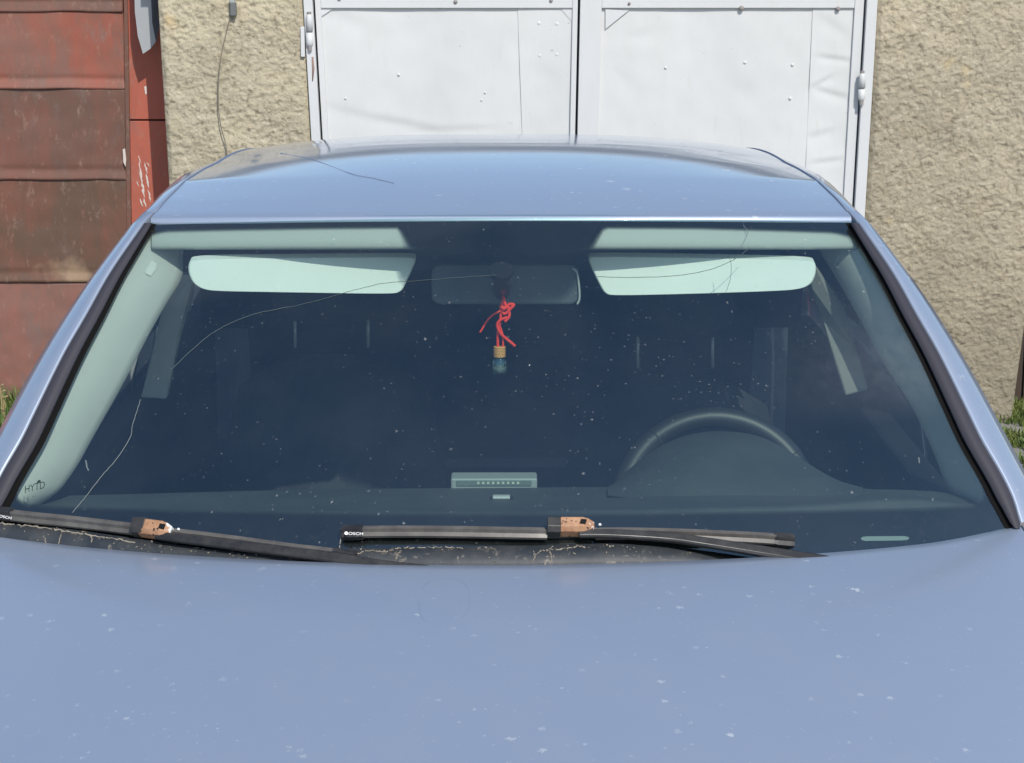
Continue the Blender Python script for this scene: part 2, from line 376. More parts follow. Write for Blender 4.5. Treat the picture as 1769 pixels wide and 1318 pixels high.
def xline(p1, p2):
    a, b = P(*p1, YW), P(*p2, YW); return lambda z: a.x + (b.x - a.x) * (z - a.z) / (b.z - a.z)
xl_edge = xline((272, 0), (291, 310)); xl_in = xline((524, 0), (538, 240)); xr_in = xline((1516, 0), (1495, 350)); xr_out = xline((1774, 540), (1745, 748))
def xr_o(z): return min(xr_out(z), xr_out(P(1774, 540, YW).z) + .012 * (z - P(1774, 540, YW).z)) if z > P(1774, 540, YW).z else xr_out(z)
pier('wall_pier', xl_edge, lambda z: xl_in(z) - .002, STUC_L, 3.3, 'cream stucco pier left of the white doors')
pier('wall_pier', lambda z: xr_in(z) + .002, xr_o, STUC_R, 11.7, 'tan stucco pier right of the white doors')
DT = 1.80                                                # door head
box('lintel', xl_in(DT) - .002, xr_in(DT) + .002, YW + .004, YW + .3, DT, GTOP, STUC_L, gar)
box('roof_slab', xl_edge(1.8) + .02, xr_o(1.8) + .1, YW - .12, YW + 5.0, GTOP, GTOP + .06, M('roof_concrete', (.3, .29, .27), .9), gar)
box('rear_wall', -1.2, 1.9, YW + 4.7, YW + 4.9, 0, GTOP, STUC_L, gar)
box('side_wall', xl_edge(1) + .02, xl_edge(1) + .2, YW + .302, YW + 4.7, 0, GTOP, STUC_L, gar)
box('side_wall', 1.75, 1.95, YW + .302, YW + 4.7, 0, GTOP, STUC_L, gar)
# metal frame and leaves; x positions follow measured slightly sloping lines
def strip(xa, xb, z0, z1, y0, y1, nz=1):
    V = []; Fc = []
    for k in range(nz + 1):
        z = z0 + (z1 - z0) * k / nz
        V += [(xa(z), y0, z), (xb(z), y0, z), (xb(z), y1, z), (xa(z), y1, z)]
    for k in range(nz):
        a = 4 * k
        for i in range(4): j = (i + 1) % 4; Fc.append((a + i, a + j, a + 4 + j, a + 4 + i))
    Fc.append((3, 2, 1, 0)); Fc.append(tuple(4 * nz + i for i in range(4))); return V, Fc
YD = YW + .03
def xo(fn, d): return lambda z: fn(z) + d
fr = mk('door_frame', *join([strip(xl_in, xo(xl_in, .034), 0, DT, YW - .006, YW + .06), strip(xo(xr_in, -.040), xr_in, 0, DT, YW - .006, YW + .06),
        strip(xo(xl_in, .034), xo(xr_in, -.040), DT - .04, DT, YW - .006, YW + .06)]), DOORF, gar, bevel=.002)
box('dark_void', -.9, 1.5, YD + .06, YD + .07, 0, DT, DARKGAP, gar)
cen = xline((1001, 0), (996, 235))
zR = P(600, 14, YD).z                                      # underside of the upper rail
def crease_h(x, z, cr):
    h = 0
    for (ax, az, bx, bz, w, amp) in cr:
        dx, dz = bx - ax, bz - az; L2 = dx * dx + dz * dz; w *= 1.6; t = max(0, min(1, ((x - ax) * dx + (z - az) * dz) / L2)); ex = x - ax - t * dx; ez = z - az - t * dz
        d = math.hypot(ex, ez); sgn = .3 + .7 * math.tanh((ex * dz - ez * dx) / math.sqrt(L2) / (w * .35))
        h += .65 * amp * math.exp(-(d / w) ** 2) * sgn * (1 - abs(2 * t - 1) ** 3 * .8)
    return h
def px_cr(lst): 
    out = []
    for (x0, y0, x1, y1, w, a) in lst: p = P(x0, y0, YD); q = P(x1, y1, YD); out.append((p.x, p.z, q.x, q.z, w, a))
    return out
CR = px_cr([(560, 180, 660, 205, .03, .004), (640, 200, 760, 222, .025, .006), (700, 225, 860, 218, .02, .004), (560, 15, 640, 40, .04, .004), (900, 120, 990, 130, .05, .002),
            (1410, 95, 1475, 103, .014, .006), (1405, 150, 1470, 168, .018, .006), (1400, 150, 1440, 128, .014, .005), (1395, 235, 1440, 222, .02, .005), (1400, 280, 1460, 272, .014, .005),
            (1410, 20, 1470, 60, .03, .004), (1080, 60, 1130, 50, .03, .003), (1060, 110, 1090, 140, .03, .002), (1250, 130, 1300, 160, .05, .002), (1210, 200, 1300, 240, .05, .002)])
def sheet(xa, xb, z0, z1, y, seed):
    def fn(u, v):
        z = z0 + (z1 - z0) * v; x = xa(z) + (xb(z) - xa(z)) * u
        h = crease_h(x, z, CR) + .0035 * noise.noise(Vector((x * 3.5 + seed, z * 3, 0))) + .0012 * noise.noise(Vector((x * 14 + seed, z * 12, 0)))
        return (x, y + h, z)
    return grid(fn, 150, 200)
def leaf(xa, xb, seam, stile_l, stile_r, bolts, dots, label, seed, stile_seg):
    lf = mk('door_leaf', *join([strip(xa, xo(xa, stile_l), .03, DT - .045, YD - .012, YD + .03), strip(xo(xb, -stile_r), xb, .03, DT - .045, YD - .012, YD + .03),
            strip(xo(xa, stile_l), xo(xb, -stile_r), zR, zR + .052, YD - .010, YD + .03), strip(xo(xa, stile_l), xo(xb, -stile_r), .03, .08, YD - .010, YD + .03),
            strip(xo(xa, stile_l), xo(xb, -stile_r), .95, .99, YD + .012, YD + .03)]), DOORF, gar, bevel=.0025, label=label)
    mk('sheet_panel', *sheet(xo(xa, stile_l - .004), xo(xa, seam), .07, zR + .004, YD + .004, seed), DOORW, lf, True, solid=-.002)
    mk('sheet_panel', *sheet(xo(xa, seam - .012), xo(xb, -stile_r + .004), .07, zR + .004, YD + .0005, seed + 4), DOORW, lf, True, solid=-.002)
    mk('sheet_panel', *sheet(xo(xa, stile_l - .004), xo(xb, -stile_r + .004), zR + .048, DT - .05, YD + .006, seed + 8), DOORW, lf, True, solid=-.002)
    for (bx, by, r) in bolts:
        p = P(bx, by, YD - .010); mk('bolt', *bolt(p, r, .007), RUSTBOLT if by < 20 else DOORF, lf, True)
    for (bx, by, r) in dots:
        p = P(bx, by, YD + .002); mk('rivet', *bolt(p, r, .004), DOORW, lf, True)
    return lf
def bolt(p, r, h, seg=10):
    v = []; f = []
    for (rr, yy) in ((r, .004), (r, -.3 * h), (r * .75, -.8 * h), (r * .3, -h)):
        for k in range(seg): a = 2 * math.pi * k / seg; v.append((p.x + rr * math.cos(a), p.y + yy, p.z + rr * math.sin(a)))
    for i in range(3):
        for k in range(seg): k2 = (k + 1) % seg; f.append((i * seg + k2, i * seg + k, (i + 1) * seg + k, (i + 1) * seg + k2))
    f.append(tuple(3 * seg + k for k in range(seg))[::-1]); return v, f
LA = xo(xl_in, .041); LB = xo(cen, -.005); RA = xo(cen, .004); RB = xo(xr_in, -.046)
lx = lambda px: P(px, 120, YD).x
leafL = leaf(LA, LB, lx(903) - LA(1.4), .022, .020, [(787, 3, .008), (952, 1, .007), (586, -2, .007)], [(931, 40, .0085), (962, 41, .0095), (932, 96, .008), (962, 94, .0085),
     (689, 129, .005), (838, 160, .004), (597, 170, .004), (832, 173, .004)], 'left leaf of the white garage door', 2.0, 0)
leafR = leaf(RA, RB, lx(1405) - RA(1.4), .082, .036, [(1087, 6, .006), (1281, 14, .010), (1448, 15, .009)], [(1287, 108, .006), (1369, 112, .006), (1150, 117, .005), (1365, 170, .006)],
     'right leaf of the white garage door', 7.0, 0)
def tri_gusset(a, b, c, y, parent):
    A, B, Cc = (P(*q, y) for q in (a, b, c)); fr_ = [A, B, Cc]; bk = [q + Vector((0, .004, 0)) for q in fr_]; mk('gusset', *prism(fr_, bk), DOORF, parent)
tri_gusset((1046, 16), (1046, 50), (1086, 18), YD - .004, leafR); tri_gusset((553, 4), (553, 30), (590, 5), YD - .003, leafL); tri_gusset((994, 14), (966, 12), (994, 44), YD - .003, leafL)
def hinge(px, y0, y1, parent, yy):
    a = P(px, y0, yy); b = P(px, y1, yy); m = a.lerp(b, .55); hg = mk('hinge', *join([lathe(a.x, a.y, [(.004, a.z), (.012, a.z - .012), (.013, m.z + .003)], 12), lathe(a.x, a.y, [(.0135, m.z - .003), (.0135, b.z + .015), (.006, b.z)], 12)]), DOORF, parent, True)
    mk('hinge_pin', *lathe(a.x, a.y, [(.008, b.z - .012), (.008, a.z + .004)], 10), RUSTBOLT, hg); return hg
h1 = hinge(534, 22, 82, gar, YW - .012)
box('hinge_plate', P(519, 40, YW).x, P(526, 40, YW).x, YW - .010, YW + .01, P(522, 98, YW).z, P(522, 46, YW).z, DOORF, gar, .002)
h2 = hinge(1490, 124, 176, gar, YW - .012)
# rusty streak under the hinge (painted wear) as thin weld blobs
for (px, y0, y1) in ((540, 98, 140), (1487, 170, 180)):
    a = P(px, y0, YW - .006); b = P(px, y1, YW - .006); mk('weld_bead', *tube([a, a.lerp(b, .5) + Vector((.003, 0, 0)), b], [.004, .005, .002], 6), M('rusty_weld', (.30, .20, .17), .8), gar, True)
# thin cable running down the left pier
cb = empty('wall_cable', P(400, 20, YW - .02), 'thin dark cable with a small grey clip hanging down the cream pier', 'cable')
cpts = [P(x, y, YW - .018) for x, y in ((399, -40), (400, -5), (399, 22), (390, 60), (380, 110), (377, 170), (381, 215), (392, 262), (394, 330))]
mk('cable_run', *tube(spline(cpts, 5), .0022, 6), M('weathered_cable', (.20, .18, .14), .8), cb, True)
p = P(403, 17, YW - .02); box('clip', p.x - .011, p.x + .011, p.y - .010, p.y + .018, p.z - .022, p.z + .028, M('grey_clip', (.14, .15, .15), .7), cb, .003)
p2 = P(401, 2, YW - .02); box('clip_cap', p2.x - .009, p2.x + .009, p2.y - .006, p2.y + .016, p2.z - .008, p2.z + .012, STEELG, cb, .003)

# ================================================================== red sheet-metal garage on the left
YR = 8.30
red = empty('red_garage', (-3.0, YR, 0), 'rusty red sheet-metal garage door and jamb left of the cream pier', 'garage')
rows = [(-95, 20), (20, 153), (153, 310), (310, 487), (487, 760)]
mats = [REDS[1], REDS[0], REDS[1], REDS[2], REDS[3]]
XR0 = P(216, 100, YR).x
for i, (a, b) in enumerate(rows):
    z1 = P(100, a, YR).z; z0 = max(.02, P(100, b, YR).z)
    for k, (xa, xb) in enumerate(((XR0 - .92, XR0), (XR0 - 1.85, XR0 - .93))):
        def fn(u, v, xa=xa, xb=xb, z0=z0, z1=z1, i=i, k=k):
            x = xa + (xb - xa) * u; edge_sag = .006 * noise.noise(Vector((x * 5, i * 7.1, 0)))
            z = z0 + (z1 - z0) * v + edge_sag * (1 if v > .5 else 1)
            y = YR + .006 * noise.noise(Vector((x * 3 + i * 5, z * 4, k))) + .003 * noise.noise(Vector((x * 12, z * 14, i))) - .018 * math.exp(-((1 - v) * (z1 - z0) / .02) ** 2) * 0
            y -= .007 * math.exp(-(v * (z1 - z0) / .018) ** 2)            # rolled lower lap
            y += .004 * math.exp(-((v * (z1 - z0) - .04) / .01) ** 2)
            return (x, y, z)
        mk('sheet_panel', *grid(fn, 60, 40), mats[i], red, True, solid=-.003)
# vertical cover strip beside sheets, then jamb
def rstrip(name, p1, p2, q1, q2, y, th, mat, **kw):
    A, B, Cc, D = P(*p1, y), P(*p2, y), P(*q2, y), P(*q1, y); fr_ = [A, B, Cc, D]; return mk(name, *prism(fr_, [v_ + Vector((0, th, 0)) for v_ in fr_]), mat, red, **kw)
rstrip('cover_strip', (212, -95), (224, 740), (219, -95), (232, 740), YR - .008, .02, REDS[1], bevel=.002)
j1 = rstrip('jamb', (219, -95), (224, 206), (330, -95), (330, 206), YR + .002, .02, REDJ, bevel=.002)
j2 = rstrip('jamb', (224, 209), (234, 740), (332, 209), (332, 740), YR + .0, .02, REDJ, bevel=.002)
def blob(name, pts, y, th, mat, parent):
    fr_ = [P(a, b, y) for a, b in pts]; return mk(name, *prism(fr_, [v_ + Vector((0, th, 0)) for v_ in fr_]), mat, parent)
YS = YR - .0012
rb = random.Random(12)
for (x, y, w_, h_) in ((243, 300, 5, 42), (247, 325, 5, 34), (252, 290, 3, 20), (255, 312, 4, 26), (258, 338, 4, 22), (241, 275, 2, 14), (250, 350, 4, 16), (244, 350, 3, 14), (256, 284, 2, 8), (238, 318, 2, 10)):
    lft, rgt = [], []
    for k in range(9):
        q = k / 8; ww = w_ * math.sin(math.pi * (q * .9 + .05)) * rb.uniform(.35, 1.1); cxx = x + rb.uniform(-.8, .8) + (q - .5) * 5; lft.append((cxx - ww * .5, y - h_ / 2 + h_ * q)); rgt.append((cxx + ww * .5, y - h_ / 2 + h_ * q))
    blob('bare_patch', lft + rgt[::-1], YS - .0001 * rb.random(), .002, SCRATCHW, j2)
blob('bare_patch', [(212, 258), (216, 256), (218, 275), (217, 288), (213, 280)], YR - .011, .002, SCRATCHW, j2)
blob('bare_patch', [(249, 150), (253, 148), (254, 162), (251, 163)], YS + .002, .0015, SCRATCHW, j1)
box('header_beam', -6.2, P(275, 0, YR).x, YR - .03, YR + .08, 1.86, 1.96, REDS[2], red, .004)
box('rear_wall', -6.0, -1.5, YR + 4.6, YR + 4.8, 0, 1.89, REDS[2], red); box('roof', -6.2, P(275, 0, YR).x, YR + .09, YR + 4.8, 1.90, 1.95, M('bitumen', (.06, .06, .06), .9), red)
box('post', XR0 - 2.0, XR0 - 1.87, YR - .02, YR + .1, 0, 1.86, REDJ, red); box('side_sheet', -6.1, XR0 - 2.01, YR, YR + .05, 0, 1.86, REDS[1], red)
# bent galvanised flashing hanging over the corner
fl = [(231, -60), (233, 20), (238, 62), (247, 93), (260, 84), (269, 72), (263, 40), (258, -60)]
f1 = [P(a, b, YR - .115) for k, (a, b) in enumerate(fl)]
flash = mk('flashing', *prism(f1, [q + Vector((.0, .004, 0)) for q in f1]), STEELG, gar, label='bent galvanised strip hanging at the corner')
f2 = [P(a, b, YR - .112) for a, b in ((258, -60), (263, 40), (269.5, 72), (272, 40), (270, -60))]
f2b = [f2[0], f2[1], f2[2], f2[3] + Vector((0, .05, 0)), f2[4] + Vector((0, .05, 0))]
mk('flashing_return', *prism(f2b, [q + Vector((0.002, .004, 0)) for q in f2b]), M('flashing_blue', (.16, .19, .25), .5), gar)

# ================================================================== dark shed seen past the right pier
shed = empty('wooden_shed', (2.9, 8.4, 0), 'dark brown wooden shed, its shade put into the board colour, at the right edge of the tan pier', 'shed')
WOOD = M('shade_dark_boards', (.045, .032, .025), .9); n = N(WOOD); n.col(n.mix(n.noise(8, n.mp(scale=(6, 1, .5)), det=6), (.03, .028, .02), (.075, .048, .036)))  # brown taken very dark so the colour itself stands for shade
for k in range(14):
    box('board', 1.99 + k * .15, 1.99 + k * .15 + .142, 8.34 + .004 * (k % 3), 8.37, 0, 2.0, WOOD, shed, .003)
box('roof', 2.05, 4.2, 8.1, 9.9, 2.0, 2.06, M('shed_roof_felt', (.05, .05, .05), .9), shed)
box('side_wall', 4.06, 4.12, 8.38, 9.9, 0, 1.99, WOOD, shed)

# ================================================================== grass (uncountable)
GR = M('grass_blade', (.07, .13, .025), .6); n = N(GR); n.col(n.mix(n.rng(n.noise(6, det=3), .35, .65), (.06, .13, .02), (.17, .19, .05)))
def grass(name, x0, x1, y0, y1, cnt, hmax, seed, label):
    rg = random.Random(seed); v = []; f = []
    for _ in range(cnt):
        x = rg.uniform(x0, x1); y = rg.uniform(y0, y1); c = noise.noise(Vector((x * 4, y * 4, seed)))
        if c < -.25: continue
        h = hmax * rg.uniform(.35, 1) * (.6 + .6 * max(0, c)); a = rg.uniform(0, 6.28); w = rg.uniform(.002, .005); lx_, ly = math.cos(a) * h * rg.uniform(.2, .8), math.sin(a) * h * rg.uniform(.2, .8)
        px_, py_ = -math.sin(a) * w, math.cos(a) * w; b = len(v)
        v += [(x - px_, y - py_, 0), (x + px_, y + py_, 0), (x + lx_ * .4 + px_ * .7, y + ly * .4 + py_ * .7, h * .65), (x + lx_ * .4 - px_ * .7, y + ly * .4 - py_ * .7, h * .65), (x + lx_, y + ly, h)]
        f += [(b, b + 1, b + 2, b + 3), (b + 3, b + 2, b + 4)]
    o = mk(name, v, f, GR, None); o['kind'] = 'stuff'; o['label'] = label; o['category'] = 'grass'
grass('grass_strip', -3.6, -1.66, 7.55, 8.26, 10000, .13, 1, 'green and straw-dry grass growing along the foot of the red garage')
grass('grass_patch', 1.88, 3.3, 7.1, 8.33, 16000, .075, 2, 'bright green grass growing at the foot of the tan pier')
STR = M('dry_straw', (.45, .36, .18), .8)
v, f = join([tube(spline([P(4 + 2 * k, 735, 7.95), P(3 + 3 * k, 700, 7.94), P(1 + 2 * k, 670 + 9 * k, 7.93), P(5 + 4 * k, 664 + 10 * k, 7.92)], 4), .003, 5) for k in range(3)])
o = mk('dry_stalk', v, f, STR, None, True); o['kind'] = 'stuff'; o['label'] = 'dry straw stalks standing before the red garage'; o['category'] = 'grass'

# ================================================================== THE CAR
car = empty('car', (0, 4.0, 0), 'steel-blue car parked nose-out with dusty cracked windscreen', 'car')
XC = 866.0
HROW = [(-60, 906), (0, 922), (100, 940), (200, 950), (300, 958), (500, 969), (700, 975), (860, 976.5), (1030, 974), (1200, 968), (1400, 957), (1600, 939), (1700, 921), (1745, 909), (1770, 898), (1850, 880)]
TROW = [(240, 388), (400, 381), (600, 376), (866, 373.5), (1100, 374.5), (1300, 377.5), (1490, 383)]
HCUR = lambda s: 2.99 + .25 * s * s
HWD = .835
def hood_rear(s):
    X = HWD * s; Y = 2.985 + .235 * (X / .795) ** 2; px = proj(Vector((X, Y, .95)))[0]; row = smooth_itp(HROW, px); return Vector((X, Y, ZR(X, Y, row)))
_ss = np.linspace(-.9, .9, 61); _fit = np.polyfit(_ss ** 2, [hood_rear(a).z for a in _ss], 2)
def hoodfn(u, v):
    s = -1 + 2 * u; p = hood_rear(s); d = v * 1.25; k = min(1, d / .22); k = k * k * (3 - 2 * k)
    z = p.z * (1 - k) + float(np.polyval(_fit, s * s)) * k
    z += -.055 * d - .085 * d * d - .045 * abs(s) ** 3.5 * min(1, d / .7) ** 2 - max(0, d - 1.1) ** 2 * 4
    return Vector((p.x * (1 - .10 * max(0, d - .5) ** 2), p.y - d, z))
print('hood z', [round(hood_rear(a).z, 3) for a in (-1, -.8, -.5, 0, .5, .8, 1)])
v, f = grid(hoodfn, 64, 60, flip=True)
# rear lip: folded edge
b0 = len(v)
for i in range(65):
    p = Vector(v[i]); v.append(p + Vector((0, .006, -.004)))
for i in range(65):
    p = Vector(v[i]); v.append(p + Vector((0, .004, -.030)))
for i in range(64): f.append((i, i + 1, b0 + i + 1, b0 + i)); f.append((b0 + i, b0 + i + 1, b0 + 65 + i + 1, b0 + 65 + i))
hood = mk('hood', v, f, PAINT_H, car, True)

# --- windscreen surface
EDGE = [(385, 615.5), (470, 674), (545, 716.5), (610, 754), (710, 803.5), (760, 828), (815, 860), (860, 882), (897, 893), (915, 897)]   # row -> half width of the opening
ETOP, EBOT = 384.0, 905.0
def edge_pt(t, sgn):                       # t 0 bottom .. 1 top
    row = EBOT + (ETOP - EBOT) * t; Y = 3.235 + (3.70 - 3.235) * t - .03 * 4 * t * (1 - t) * .5
    hw = smooth_itp(EDGE, row); return P(XC + sgn * hw, row, Y)
def G(s, t):
    e1, e0 = edge_pt(t, 1), edge_pt(t, -1); q = (s + 1) / 2; e = e0.lerp(e1, q); c = 1 - s * s
    # bow forward; top row and bottom row follow measured curves
    Y = e.y - (.235 * (1 - t) + .095 * t) * c
    rt = smooth_itp(TROW, proj(Vector((e.x, Y, 1.39)))[0]) - 6; rb = smooth_itp(HROW, proj(Vector((e.x, Y, .95)))[0]) + 12
    zt = ZR(e.x, Y, rt); zb = ZR(e.x, Y, rb)
    tb = 0.0
    # height: from the bottom curve to the top curve with a slight bulge
    Yt = G_T(e.x)[0]; 
    z_b = G_B(s); z_t = G_Tz(s)
    return Vector((e.x, Y, z_b + (z_t - z_b) * t + .012 * 4 * t * (1 - t)))
def G_T(x): return (3.6,)
_cb = {}
def G_B(s):
    k = round(s, 4)
    if ('b', k) not in _cb:
        a, b = edge_pt(0, -1), edge_pt(0, 1); x = a.x + (b.x - a.x) * (s + 1) / 2; Y = a.y - .235 * (1 - s * s)
        row = smooth_itp(HROW, proj(Vector((x, Y, .95)))[0]) + 14 * (1 - s ** 8) + 2; _cb[('b', k)] = ZR(x, Y, row)
    return _cb[('b', k)]
def G_Tz(s):
    k = round(s, 4)
    if ('t', k) not in _cb:
        a, b = edge_pt(1, -1), edge_pt(1, 1); x = a.x + (b.x - a.x) * (s + 1) / 2; Y = a.y - .095 * (1 - s * s)
        row = smooth_itp(TROW, proj(Vector((x, Y, 1.39)))[0]) - 3; _cb[('t', k)] = ZR(x, Y, row)
    return _cb[('t', k)]
NS, NT = 60, 50
# cached bilinear glass surface
GP = [[G(-1 + 2 * i / NS, j / NT) for i in range(NS + 1)] for j in range(NT + 1)]
def Gs(s, t):
    a = (s + 1) / 2 * NS; b = t * NT; i = max(0, min(NS - 1, int(math.floor(a)))); j = max(0, min(NT - 1, int(math.floor(b)))); a -= i; b -= j
    return GP[j][i] * (1 - a) * (1 - b) + GP[j][i + 1] * a * (1 - b) + GP[j + 1][i] * (1 - a) * b + GP[j + 1][i + 1] * a * b
def Gn(s, t):
    e = .03; n_ = (Gs(min(1, s + e), t) - Gs(max(-1, s - e), t)).cross(Gs(s, min(1, t + e)) - Gs(s, max(0, t - e))).normalized()
    return n_ if n_.z > 0 else -n_
def on(px, py, off=0.0):                   # point of the windscreen seen at that pixel, lifted by off along the normal
    s, t = (px - XC) / 750, (940 - py) / 560
    for _ in range(14):
        q0 = proj(Gs(s, t) + Gn(s, t) * off); e = .01
        qs = proj(Gs(s + e, t) + Gn(s, t) * off); qt = proj(Gs(s, t + e) + Gn(s, t) * off)
        a, b, c, d = (qs[0] - q0[0]) / e, (qt[0] - q0[0]) / e, (qs[1] - q0[1]) / e, (qt[1] - q0[1]) / e; D = a * d - b * c
        rx, ry = px - q0[0], py - q0[1]
        if abs(D) < 1e-9: break
        s += (rx * d - b * ry) / D; t += (a * ry - rx * c) / D
        s = max(-1.3, min(1.3, s)); t = max(-.25, min(1.2, t))
        if abs(rx) + abs(ry) < .05: break
    nn = Gn(max(-1, min(1, s)), max(0, min(1, t))); return Gs(s, t) + nn * off, nn
v = [p for row in GP for p in row]; f = []
for j in range(NT):
    for i in range(NS): a = j * (NS + 1) + i; f.append((a, a + 1, a + NS + 2, a + NS + 1))
glass = mk('windscreen', v, f, GLASS, car, True, label='green-tinted windscreen, dusty and cracked')

# frit: black printed border, inner outline measured
inner = [(50, 874), (34, 866), (26, 852), (30, 830), (44, 795), (66, 745), (96, 682), (120, 636), (150, 578), (180, 522), (205, 475), (232, 432), (246, 414), (262, 403), (285, 398),
         (400, 395.5), (560, 393), (690, 392), (700, 410), (712, 428), (735, 436), (800, 440), (866, 441), (940, 440), (1005, 436), (1022, 428), (1032, 410), (1042, 392), (1200, 393), (1350, 397), (1440, 400), (1466, 405), (1482, 418), (1500, 446),
         (1535, 512), (1565, 566), (1600, 632), (1635, 702), (1668, 770), (1690, 820), (1702, 850), (1700, 866), (1685, 875), (1600, 879), (1400, 884), (1100, 888), (866, 889), (600, 888), (300, 883), (100, 877)]
def resample(pts, n):
    P2 = [Vector((a, b, 0)) for a, b in pts] + [Vector((*pts[0], 0))]; L = [0]
    for i in range(len(P2) - 1): L.append(L[-1] + (P2[i + 1] - P2[i]).length)
    out = []
    for k in range(n):
        d = L[-1] * k / n; i = max(j for j in range(len(L) - 1) if L[j] <= d); q = (d - L[i]) / (L[i + 1] - L[i]); out.append(P2[i].lerp(P2[i + 1], q))
    return out
rs = resample(inner, 360); ring = []
NR = len(rs)
for k, p_ in enumerate(rs):
    a, b = rs[k - 3], rs[(k + 3) % NR]; tdir = (b - a).normalized(); nrm = Vector((-tdir.y, tdir.x, 0))
    ring.append((p_, nrm))
# outer boundary: project outward to the rim of the pane
def outer_for(p_, nrm):
    x, y = p_.x, p_.y; rt = smooth_itp(TROW, x) - 2; rb = smooth_itp(HROW, x) + 9
    hwf = lambda r_: smooth_itp(EDGE, max(384, min(905, r_))) + 0
    # radial from the pane centre
    c = Vector((866, 640, 0)); d = (Vector((x, y, 0)) - c)
    lo, hi = 1.0, 3.0
    def inside(k):
        q = c + d * k; return (q.y > smooth_itp(TROW, q.x) - 2) and (q.y < smooth_itp(HROW, q.x) + 8) and abs(q.x - XC) < hwf(q.y)
    for _ in range(22):
        m_ = (lo + hi) / 2
        if inside(m_): lo = m_
        else: hi = m_
    return c + d * lo
v = []; fade = []; f = []
for p_, nrm in ring:
    c_ = Vector((866, 640, 0)); inw = (c_ - p_).normalized(); sgn = 1 if nrm.dot(inw) > 0 else -1; nn = nrm * sgn
    soft = 7.0 if p_.y > 450 else (10.0 if 690 < p_.x < 1045 else 6.0)
    o_ = outer_for(p_, nrm)
    for q, fa in ((p_ + nn * soft * .6, 1.0), (p_ + nn * soft * .2, .55), (p_ - nn * soft * .35, .12), (p_ - nn * soft * .8, 0.0)):
        v.append(on(q.x, q.y, -.003)[0]); fade.append(fa)
    for kk in (.35, .7, 1.0):
        q = (p_ - nn * soft * .8).lerp(o_, kk); v.append(on(q.x, q.y, -.003)[0]); fade.append(0.0)
m_ = 7
for k in range(NR):
    k2 = (k + 1) % NR
    for i in range(m_ - 1): f.append((k * m_ + i, k2 * m_ + i, k2 * m_ + i + 1, k * m_ + i + 1))
fo = mk('frit_border', v, f, FRIT, glass, True)
at = fo.data.attributes.new('fade', 'FLOAT', 'POINT')
for i, x in enumerate(fade): at.data[i].value = x

# cracks and scratches in the glass
CRK = M('crack_edge', (.16, .185, .195), .6); CRD = M('crack_dark', (.085, .11, .125), .8, spec=.1)
def crack(pts, r, mat, name='crack', jit=.8):
    rg = random.Random(len(pts) * 7 + int(pts[0][0])); P2 = [Vector((a, b, 0)) for a, b in pts]; s_ = spline(P2, 7)
    q = [on(a.x + rg.uniform(-jit, jit) * .5, a.y + rg.uniform(-jit, jit) * .5, .0006)[0] for a in s_]
    return mk(name, *tube(q, r, 4), mat, glass)
crack([(125, 886), (148, 858), (176, 822), (205, 788), (225, 755), (229, 735), (236, 712), (243, 690)], .00055, CRK)
crack([(296, 638), (330, 606), (368, 575), (410, 553), (450, 540), (500, 530)], .0006, CRD)
crack([(500, 531), (560, 516), (600, 504), (640, 494), (665, 489), (720, 485), (800, 479), (858, 475)], .00045, CRD, jit=.8)
crack([(1032, 478), (1100, 479), (1170, 476), (1225, 466), (1265, 450), (1288, 434), (1294, 428)], .0005, CRD, jit=.5)
crack([(1284, 420), (1292, 402), (1284, 388)], .0005, CRK)
crack([(1254, 505), (1262, 480), (1263, 455), (1258, 442)], .0004, CRD, jit=.5)
crack([(148, 795), (150, 805), (153, 813)], .0011, CRK, 'glass_chip'); crack([(1587, 790), (1588, 800)], .0011, CRK, 'glass_chip')
# etched maker mark low on the passenger side, and seals
def text_on(txt, size, px, py, off, ang, mat, parent, name, depth=.0002, toward=0.0, squash=1.0):
    cu = bpy.data.curves.new(name, 'FONT'); cu.body = txt; cu.size = size; cu.extrude = depth; cu.align_x = 'CENTER'; cu.align_y = 'CENTER'
    tmp = bpy.data.objects.new(name, cu); me = bpy.data.meshes.new_from_object(tmp); bpy.data.objects.remove(tmp)
    p0, nn = on(px, py, off); p1, _ = on(px + 20 * math.cos(R(ang)), py - 20 * math.sin(R(ang)), off)
    nn = (nn * (1 - toward) + (C0 - p0).normalized() * toward).normalized(); xa = (p1 - p0); xa = (xa - nn * xa.dot(nn)).normalized(); ya = nn.cross(xa)
    Mx = Matrix(((xa.x, ya.x, nn.x, p0.x), (xa.y, ya.y, nn.y, p0.y), (xa.z, ya.z, nn.z, p0.z), (0, 0, 0, 1)))
    me.transform(Matrix.Diagonal((1, squash, 1, 1))); me.transform(Mx); me.materials.append(mat); o = bpy.data.objects.new(name, me); link(o, parent); return o
ETCH = M('etched_mark', (.03, .05, .048), .9, spec=.1)
text_on('HYTD', .0135, 60, 842, .0004, 14, ETCH, glass, 'etched_mark', .0001, squash=1.5)
text_on('•', .026, 67, 833, .0004, 10, ETCH, glass, 'etched_mark', .0001)
text_on('o =', .012, 53, 860, .0004, 5, M('etched_faint', (.10, .15, .14), .9, spec=.1), glass, 'etched_mark', .0001, squash=1.4)
def glass_patch(name, pts, off, mat, parent, n=3, solid=0, label=None):
    v = [on(a, b, off)[0] for a, b in pts]; return mk(name, v, [tuple(range(len(v)))], mat, parent, solid=solid, label=label)

